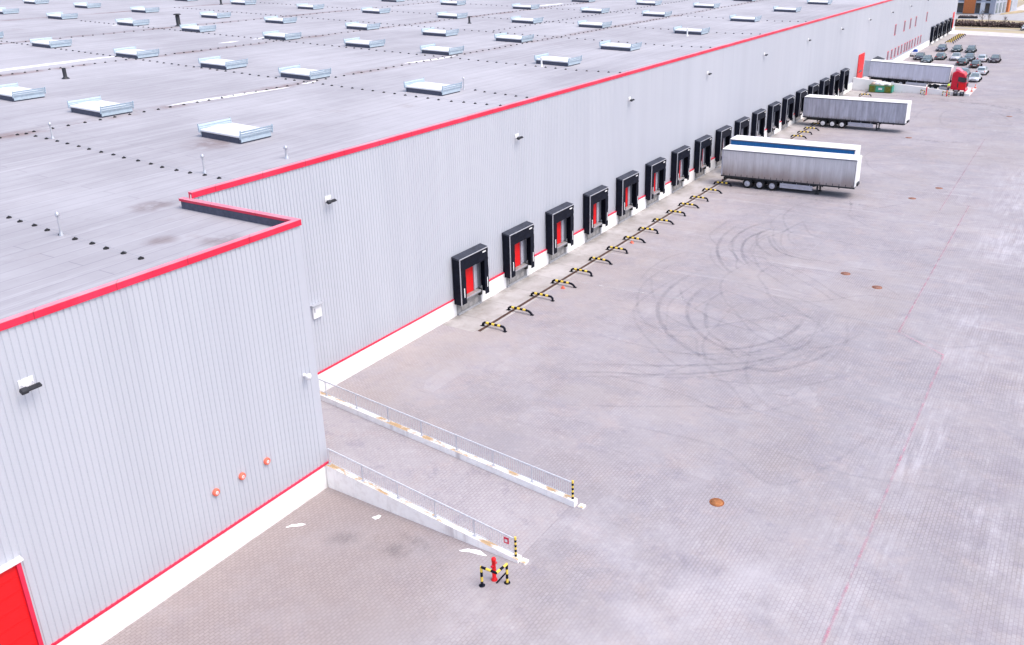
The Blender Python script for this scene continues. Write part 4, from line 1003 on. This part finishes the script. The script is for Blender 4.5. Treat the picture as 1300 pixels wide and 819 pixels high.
# skip full of bags
def skip():
    t = thing('skip', 'green open-top waste skip heaped with white bags below the ramp wall', 'skip', (3.25,134.55,0))
    m = MB(); m.prism([(0,.08),(3.5,.08),(3.58,1.15),(-.06,1.15)],'y',.02,1.6); b = m.build('body', M['olive'], t)
    m = MB(); m.box(1.05,2.45,-.012,.02,.12,1.12); m.build('side_panel', M['teal'], b)
    m = MB(); m.box(1.5,2.1,-.025,-.013,.5,.82); m.build('label_plate', M['white'], b)
    m = MB()
    for x in (.0,.9,2.6,3.5): m.box(x-.04,x+.04,-.05,.02,.1,1.14)
    m.box(-.08,3.62,-.06,.03,1.1,1.22); m.box(-.08,3.62,1.58,1.66,1.1,1.22); m.box(-.1,-.02,.03,1.58,1.1,1.22); m.box(3.56,3.64,.03,1.58,1.1,1.22); m.build('rim', M['green'], b)
    m = MB(); m.box(3.585,3.70,.05,1.55,.1,1.1); m.build('end_panel', M['teal'], b)
    rn = random.Random(4)
    for i, (x, y, r) in enumerate(((.5,.7,.42),(1.15,.9,.55),(1.75,.7,.58),(2.3,.95,.45),(2.9,.7,.38),(1.4,1.2,.5))):
        m = MB(); prof = []
        vs = []; fs = []; n = 12; k = 7
        for j in range(k+1):
            th = math.pi*j/k
            for i2 in range(n):
                ph = 2*math.pi*i2/n; q = r*(1+rn.uniform(-.14,.14))
                vs.append((q*math.sin(th)*math.cos(ph),q*math.sin(th)*math.sin(ph),q*.75*math.cos(th)))
        for j in range(k):
            for i2 in range(n): fs.append((j*n+i2,j*n+(i2+1)%n,(j+1)*n+(i2+1)%n,(j+1)*n+i2))
        m.add(vs,fs,0,True); o = m.build('rubbish_bag', M['rust' if i == 0 else 'white'] if i else plain('pale_sack',(.55,.42,.36),.8), None, (3.25+x,134.55+y,1.30+.1*r))
        tag(o, ['beige sack at the left end of the green skip','white bag left of centre in the green skip','largest white bag in the middle of the green skip','white bag right of centre in the green skip','small white bag at the right end of the green skip','white bag at the back of the green skip'][i], 'rubbish bag', 'bags heaped in the skip')
skip()
# orange markers near the ramp end
for x, y, lb in ((18.3,141.4,'nearer small orange cone on the yard right of the red cab'),(18.35,145.7,'farther small orange cone on the yard right of the red cab')):
    t = thing('traffic_cone', lb, 'traffic cone', (x,y,0), 0, 'orange cones near the red cab')
    MB().lathe([(.17,.03),(.10,.35),(.035,.72),(0,.73)],12).build('cone', M['orange'], t); MB().cbox(-.22,.22,-.22,.22,0,.035,.01).build('base', M['orange'], t)
    MB().lathe([(.118,.28),(.087,.42)],12).build('white_band', M['white'], t)

# ------------------------------------------------------------------ cars
def car(key, c, label, x, y, facing=-1, estate=False, low=0):
    """facing -1: bonnet towards the camera"""
    t = thing('parked_car', label, 'car', (x,y+2.2,0), 0 if facing < 0 else math.pi, 'cars parked by the far end of the warehouse')
    # local: front at -y
    st = [(-2.18,.74,.34,.62),(-2.05,.82,.24,.70),(-1.4,.87,.22,.80),(-.85,.89,.22,.90),(.0,.90,.22,.93),(.9,.90,.22,.95),(1.6,.88,.24,.95 if estate else .93),(2.05,.84,.30,.90),(2.16,.76,.40,.82)]
    m = MB(); vs = []; fs = []; n = 8
    for y_, hw, z0, z1 in st:
        vs += [(-hw*.9,y_,z0),(-hw,y_,z0+.14),(-hw,y_,z1-.12),(-hw*.86,y_,z1),(hw*.86,y_,z1),(hw,y_,z1-.12),(hw,y_,z0+.14),(hw*.9,y_,z0)]
    for i in range(len(st)-1):
        for k in range(n): fs.append((i*n+k,i*n+(k+1)%n,(i+1)*n+(k+1)%n,(i+1)*n+k))
    fs += [tuple(range(n)),tuple(range((len(st)-1)*n,len(st)*n))]
    m.add(vs,fs,0,True); paint = carpaint(key,c)
    ry = 1.95 if estate else 1.45
    gh = [(-.95,.74,.90),(-.30,.62,1.40),(.25,.60,1.46),(.85,.60,1.44),(ry-.25,.58,1.36),(ry,.70,.93)]
    b = m.build('body', paint, t)
    g = MB(); vs = []; 
    for y_, hw, z in gh: vs += [(-hw,y_,z),(hw,y_,z)]
    base = []
    fs = [(2*i,2*i+1,2*i+3,2*i+2) for i in (0,len(gh)-2)]
    # side glass: polygon from belt line to roof edge
    for s in (0,1):
        pts = [vs[2*i+s] for i in range(len(gh))]
        o = len(vs); vs += [(pts[0][0]*1.08,pts[0][1],.90),(pts[0][0]*1.10,.3,.93),(pts[-1][0]*1.14,ry,.93)]
        fs.append(tuple([2*i+s for i in range(len(gh))]+[o+2,o+1,o]))
    g.add(vs,fs); gl = g.build('windows', M['carglass'], b)
    r = MB(); rv = []
    for y_, hw, z in gh[1:-1]: rv += [(-hw-.02,y_,z-.03),(-hw*.9,y_,z+.02),(hw*.9,y_,z+.02),(hw+.02,y_,z-.03)]
    r.add(rv,[(4*i+k,4*i+k+1,4*i+5+k,4*i+4+k) for i in range(len(gh)-3) for k in range(3)],0,True); r.build('roof', paint, b)
    for sx in (-1,1):
        pl = MB(); pl.tube([(sx*.76,-.92,.92),(sx*.65,-.31,1.39)],.035,5); pl.tube([(sx*.70,ry+.0,.94),(sx*.60,ry-.26,1.36)],.05,5); pl.build('pillar', paint, b)
        k = MB(); k.cbox(sx*.97-.09,sx*.97+.09,-.78,-.62,.90,1.03,.02); k.build('mirror', paint, b)
        h = MB(); h.cbox(sx*.62-.16,sx*.62+.16,-2.16,-2.06,.56,.68,.02); h.build('headlight', M['lampclear'], b)
        h = MB(); h.cbox(sx*.66-.13,sx*.66+.13,2.08,2.17,.66,.84,.02); h.build('tail_light', M['lampred'], b)
        for y_ in (-1.32,1.30): wheel(t,sx*.80,y_,.32,.32,.22,sx,'alu')
    q = MB(); q.box(-.26,.26,-2.21,-2.19,.40,.51); q.box(-.26,.26,2.17,2.19,.55,.66); q.build('number_plate', M['white'], b)
    q = MB(); q.box(-.55,.55,-2.2,-2.18,.27,.38); q.box(-.4,.4,-2.195,-2.17,.55,.65); q.build('grille', M['dark'], b)
    return t
BL=(.05,.065,.12); GN=(.05,.085,.085); TE=(.12,.17,.19); GR=(.12,.14,.17); WH=(.72,.73,.76); MR=(.075,.05,.06); BR=(.085,.07,.07); DB=(.03,.035,.06)
car('blue_grey',BL,'dark blue car in the back row, nearest the building',4.5,201.6,-1,True)
car('dark_green',GN,'dark green car in the middle of the back row of three',7.8,201.0,-1,True)
car('dark_teal',(.055,.08,.085),'dark teal car at the right end of the back row',10.75,200.6,-1,True)
car('navy',DB,'navy car standing alone above the trailer roof, close to the building',2.9,182.9,-1)
car('teal_grey',TE,'grey-teal car half hidden behind the trailer roof',5.05,178.2,-1)
car('grey_blue',(.16,.2,.21),'pale teal car with red tail lights in the second row',6.75,184.8,1,True)
car('white_a',WH,'white car facing the camera in the second row between teal and dark cars',9.75,184.6,-1)
car('dark_grey',GR,'dark grey car behind the lorry cab in the second row',12.35,184.4,-1,True)
car('white_b',WH,'white estate car at the right end of the clustered second row',14.95,183.4,1,True)
car('maroon',MR,'dark maroon car parked apart at the far right of the cars',17.35,183.2,-1,True)
car('black_green',(.045,.06,.06),'dark green-black car directly above the red cab',12.1,176.3,1,True)
car('brown',BR,'dark brown car right of the red cab, facing away',14.95,172.8,1,True)
car('white_c',WH,'white car seen past the right side of the red cab, upper one',17.2,162.6,1,True)
car('white_d',WH,'white car close behind the front of the red cab, lower one',17.15,152.6,-1)
car('silver_teal',(.28,.33,.35),'pale teal car mostly hidden behind the red cab roof',14.6,158.5,-1)
t = car('white_e',WH,'tiny white car far off on the path beside the hedge',17.0,262.3,-1); t['group'] = 'car on the far path'
# small tarpaulined trolley by the plinth
t = thing('handcart', 'small white handcart with blue cover beside the far white plinth', 'handcart', (.9,190.6,0))
MB().cbox(-.6,.6,-1.0,1.0,.4,1.0,.05).build('tub', M['white'], t); MB().prism([(-.55,1.005),(.55,1.005),(.3,1.5),(-.2,1.55)],'y',-.4,.8).build('cover', M['lid'], t)
for y in (-.7,.7): wheel(t,-.45,y,.22,.22,.12,-1,'steel'); wheel(t,.45,y,.22,.22,.12,1,'steel')

# ------------------------------------------------------------------ beyond the yard
def quads(mb, n, box_, size, seed, twig=False):
    rn = random.Random(seed)
    for _ in range(n):
        c = Vector([rn.uniform(*b) for b in box_]); a = Vector((rn.uniform(-1,1),rn.uniform(-1,1),rn.uniform(-.4,1))).normalized(); b = a.orthogonal().normalized()
        s = rn.uniform(.5,1.2)*size; w_ = s*(.12 if twig else .6)
        mb.add([c-b*w_-a*s,c+b*w_-a*s,c+b*w_+a*s,c-b*w_+a*s],[(0,1,2,3)])
h = thing('hedge', 'long dark leafless hedge beyond the yard, along the grass verge', 'hedge', (0,0,0))
mb = MB()
for i in range(70):
    x = -60+i*2.6; y0 = 273-(x-0)*.16; rn = random.Random(i); hh = 1.45+rn.uniform(-.2,.2)
    quads(mb, 110, ((x,x+2.8),(y0,y0+2.4),(0,hh)), .30, i)
mb.build('twigs', M['twig'], h, recalc=False)
mb = MB()
for i in range(70):
    x = -60+i*2.6; y0 = 273-x*.16+.8; mb.cbox(x,x+2.6,y0,y0+1.2,0,1.1,.2)
mb.build('thicket', plain('hedge_core',(.075,.055,.055),.95,var=.4,scale=1.5), h)
flat('grass_strip', [(-60,284),(-1,270),(17,265.5),(150,236),(150,240),(17,269),(-1,272),(-60,286)], -.02, M['tan'])
def bare_tree(x, y, ht, label, seed):
    rn = random.Random(seed); t = thing('bare_tree', label, 'tree', (x,y,0), 0, 'leafless trees by the hedge')
    tk = MB(); tk.tube([(0,0,-.1),(.05,.0,ht*.4),(.0,.1,ht*.75),(.05,.1,ht)],[.10,.08,.05,.02],7); tk.build('trunk', M['bark'], t)
    cw = MB()
    for i in range(26):
        z = ht*rn.uniform(.3,.95); a = rn.uniform(0,6.28); l = (ht-z*.75)*.42; d = Vector((math.cos(a)*l,math.sin(a)*l,l*.9)); p0 = Vector((.03,.05,z)); p1 = p0+d*.5+Vector((0,0,-.05)); p2 = p0+d
        cw.tube([p0,p1,p2],[.03,.02,.006],4)
        for j in range(5):
            q = p0.lerp(p2,rn.uniform(.35,.95)); e = q+Vector((rn.uniform(-.4,.4),rn.uniform(-.4,.4),rn.uniform(.2,.6))); cw.tube([q,e],[.010,.004],3)
    cw.build('crown', M['bark'], t)
bare_tree(4.6,276.5,4.2,'thin leafless tree behind the hedge in front of the orange-panelled office',1); bare_tree(6.2,277.5,3.2,'smaller leafless tree right of the thin one behind the hedge',2); bare_tree(10.6,277.,2.4,'low leafless tree behind the right part of the hedge',3)

ob = thing('office_building', 'distant grey office building with orange panels and dark windows', 'office', (0,0,0))
# front facade follows the line from (-9,327.5) to (3.2,323.6); the side runs back to (8,345)
fa0, fa1 = Vector((-30,334.5)), Vector((3.3,323.6)); fdir = (fa1-fa0).normalized(); fn = Vector((fdir.y,-fdir.x)); FL = (fa1-fa0).length
sa1 = Vector((8.2,345)); sdir = (sa1-fa1).normalized(); sn = Vector((sdir.y,-sdir.x)); SLn = (sa1-fa1).length
def fbox(mb, org, d, nrm, s0, s1, z0, z1, o0, o1):
    P = [org+d*s+nrm*o for s, o in ((s0,o0),(s1,o0),(s1,o1),(s0,o1))]
    mb.add([(p.x,p.y,z) for z in (z0,z1) for p in P],[(0,3,2,1),(4,5,6,7),(0,1,5,4),(1,2,6,5),(2,3,7,6),(3,0,4,7)])
mb = MB(); back = (fa0+sdir*SLn); mb.prism([(fa0.x,fa0.y),(fa1.x,fa1.y),(sa1.x,sa1.y),(back.x,back.y)],'z',-.05,14); mb.build('wall', M['office'], ob)
mb = MB(); mb.prism([(fa0.x-.3,fa0.y-.3),(fa1.x+.4,fa1.y-.5),(sa1.x+.4,sa1.y),(back.x,back.y)],'z',14.002,14.5); mb.build('roof', M['officewhite'], ob)
mb = MB(); fbox(mb,fa0,fdir,fn,FL-10.6,FL-6.7,.1,14,.0,.25); pnl = mb.build('orange_panel', M['orangepanel'], ob)
for s in (FL-30.,FL-14.2):
  for z in (.4,4.4,8.4):
    mb = MB(); fbox(mb,fa0,fdir,fn,s,s+3.4,z,z+3.1,.0,.10); f_ = mb.build('window', M['glass'], ob)
    mb = MB(); fbox(mb,fa0,fdir,fn,s-.05,s+3.5,z+3.15,z+3.5,.0,.18); mb.build('band', M['officewhite'], f_)
for s, wd in ((FL-6.5,1.5),(FL-3.3,1.4)):
  for z in (.3,4.4,8.4):
    mb = MB(); fbox(mb,fa0,fdir,fn,s,s+wd,z,z+3.3,.0,.10); mb.build('window', M['glass'], ob)
mb = MB(); fbox(mb,fa0,fdir,fn,FL-4.9,FL-3.45,.1,3.9,.0,.22); mb.build('pier', M['officewhite'], ob)
mb = MB(); fbox(mb,fa0,fdir,fn,FL-1.7,FL-.1,.1,3.9,.0,.2); mb.build('pier', M['greylight'], ob)
for s in (.8,4.2,7.6,14.):
  for z in (.4,4.4,8.4):
    mb = MB(); fbox(mb,fa1,sdir,sn,s,s+1.6,z,z+3.2,-.0,.12); mb.build('window', M['carglass'], ob)
mb = MB(); fbox(mb,fa1,sdir,sn,11.,12.6,.1,14,.0,.7); mb.build('orange_fin', M['orangepanel'], ob)
# low dark planter and a kerbed island by the office
t = thing('planter', 'low dark planter on the verge beside the warehouse end', 'planter', (-2.2,305.,0))
MB().cbox(-3.2,2.6,-.5,.5,0,.55,.06).build('box', M['dark'], t); mb = MB(); quads(mb,160,((-3.,2.4),(-.4,.4),(.5,.9)),.16,5); mb.build('shrubs', M['twig'], t, recalc=False)
P = [(5.2,322),(9.2,330),(13,341),(9.6,344.5),(7.0,336),(5.0,328)]
m = MB(); m.prism(P,'z',-.05,.14); tag(m.build('kerb_island', M['tan']), 'curved kerbed island beside the office building', 'traffic island')
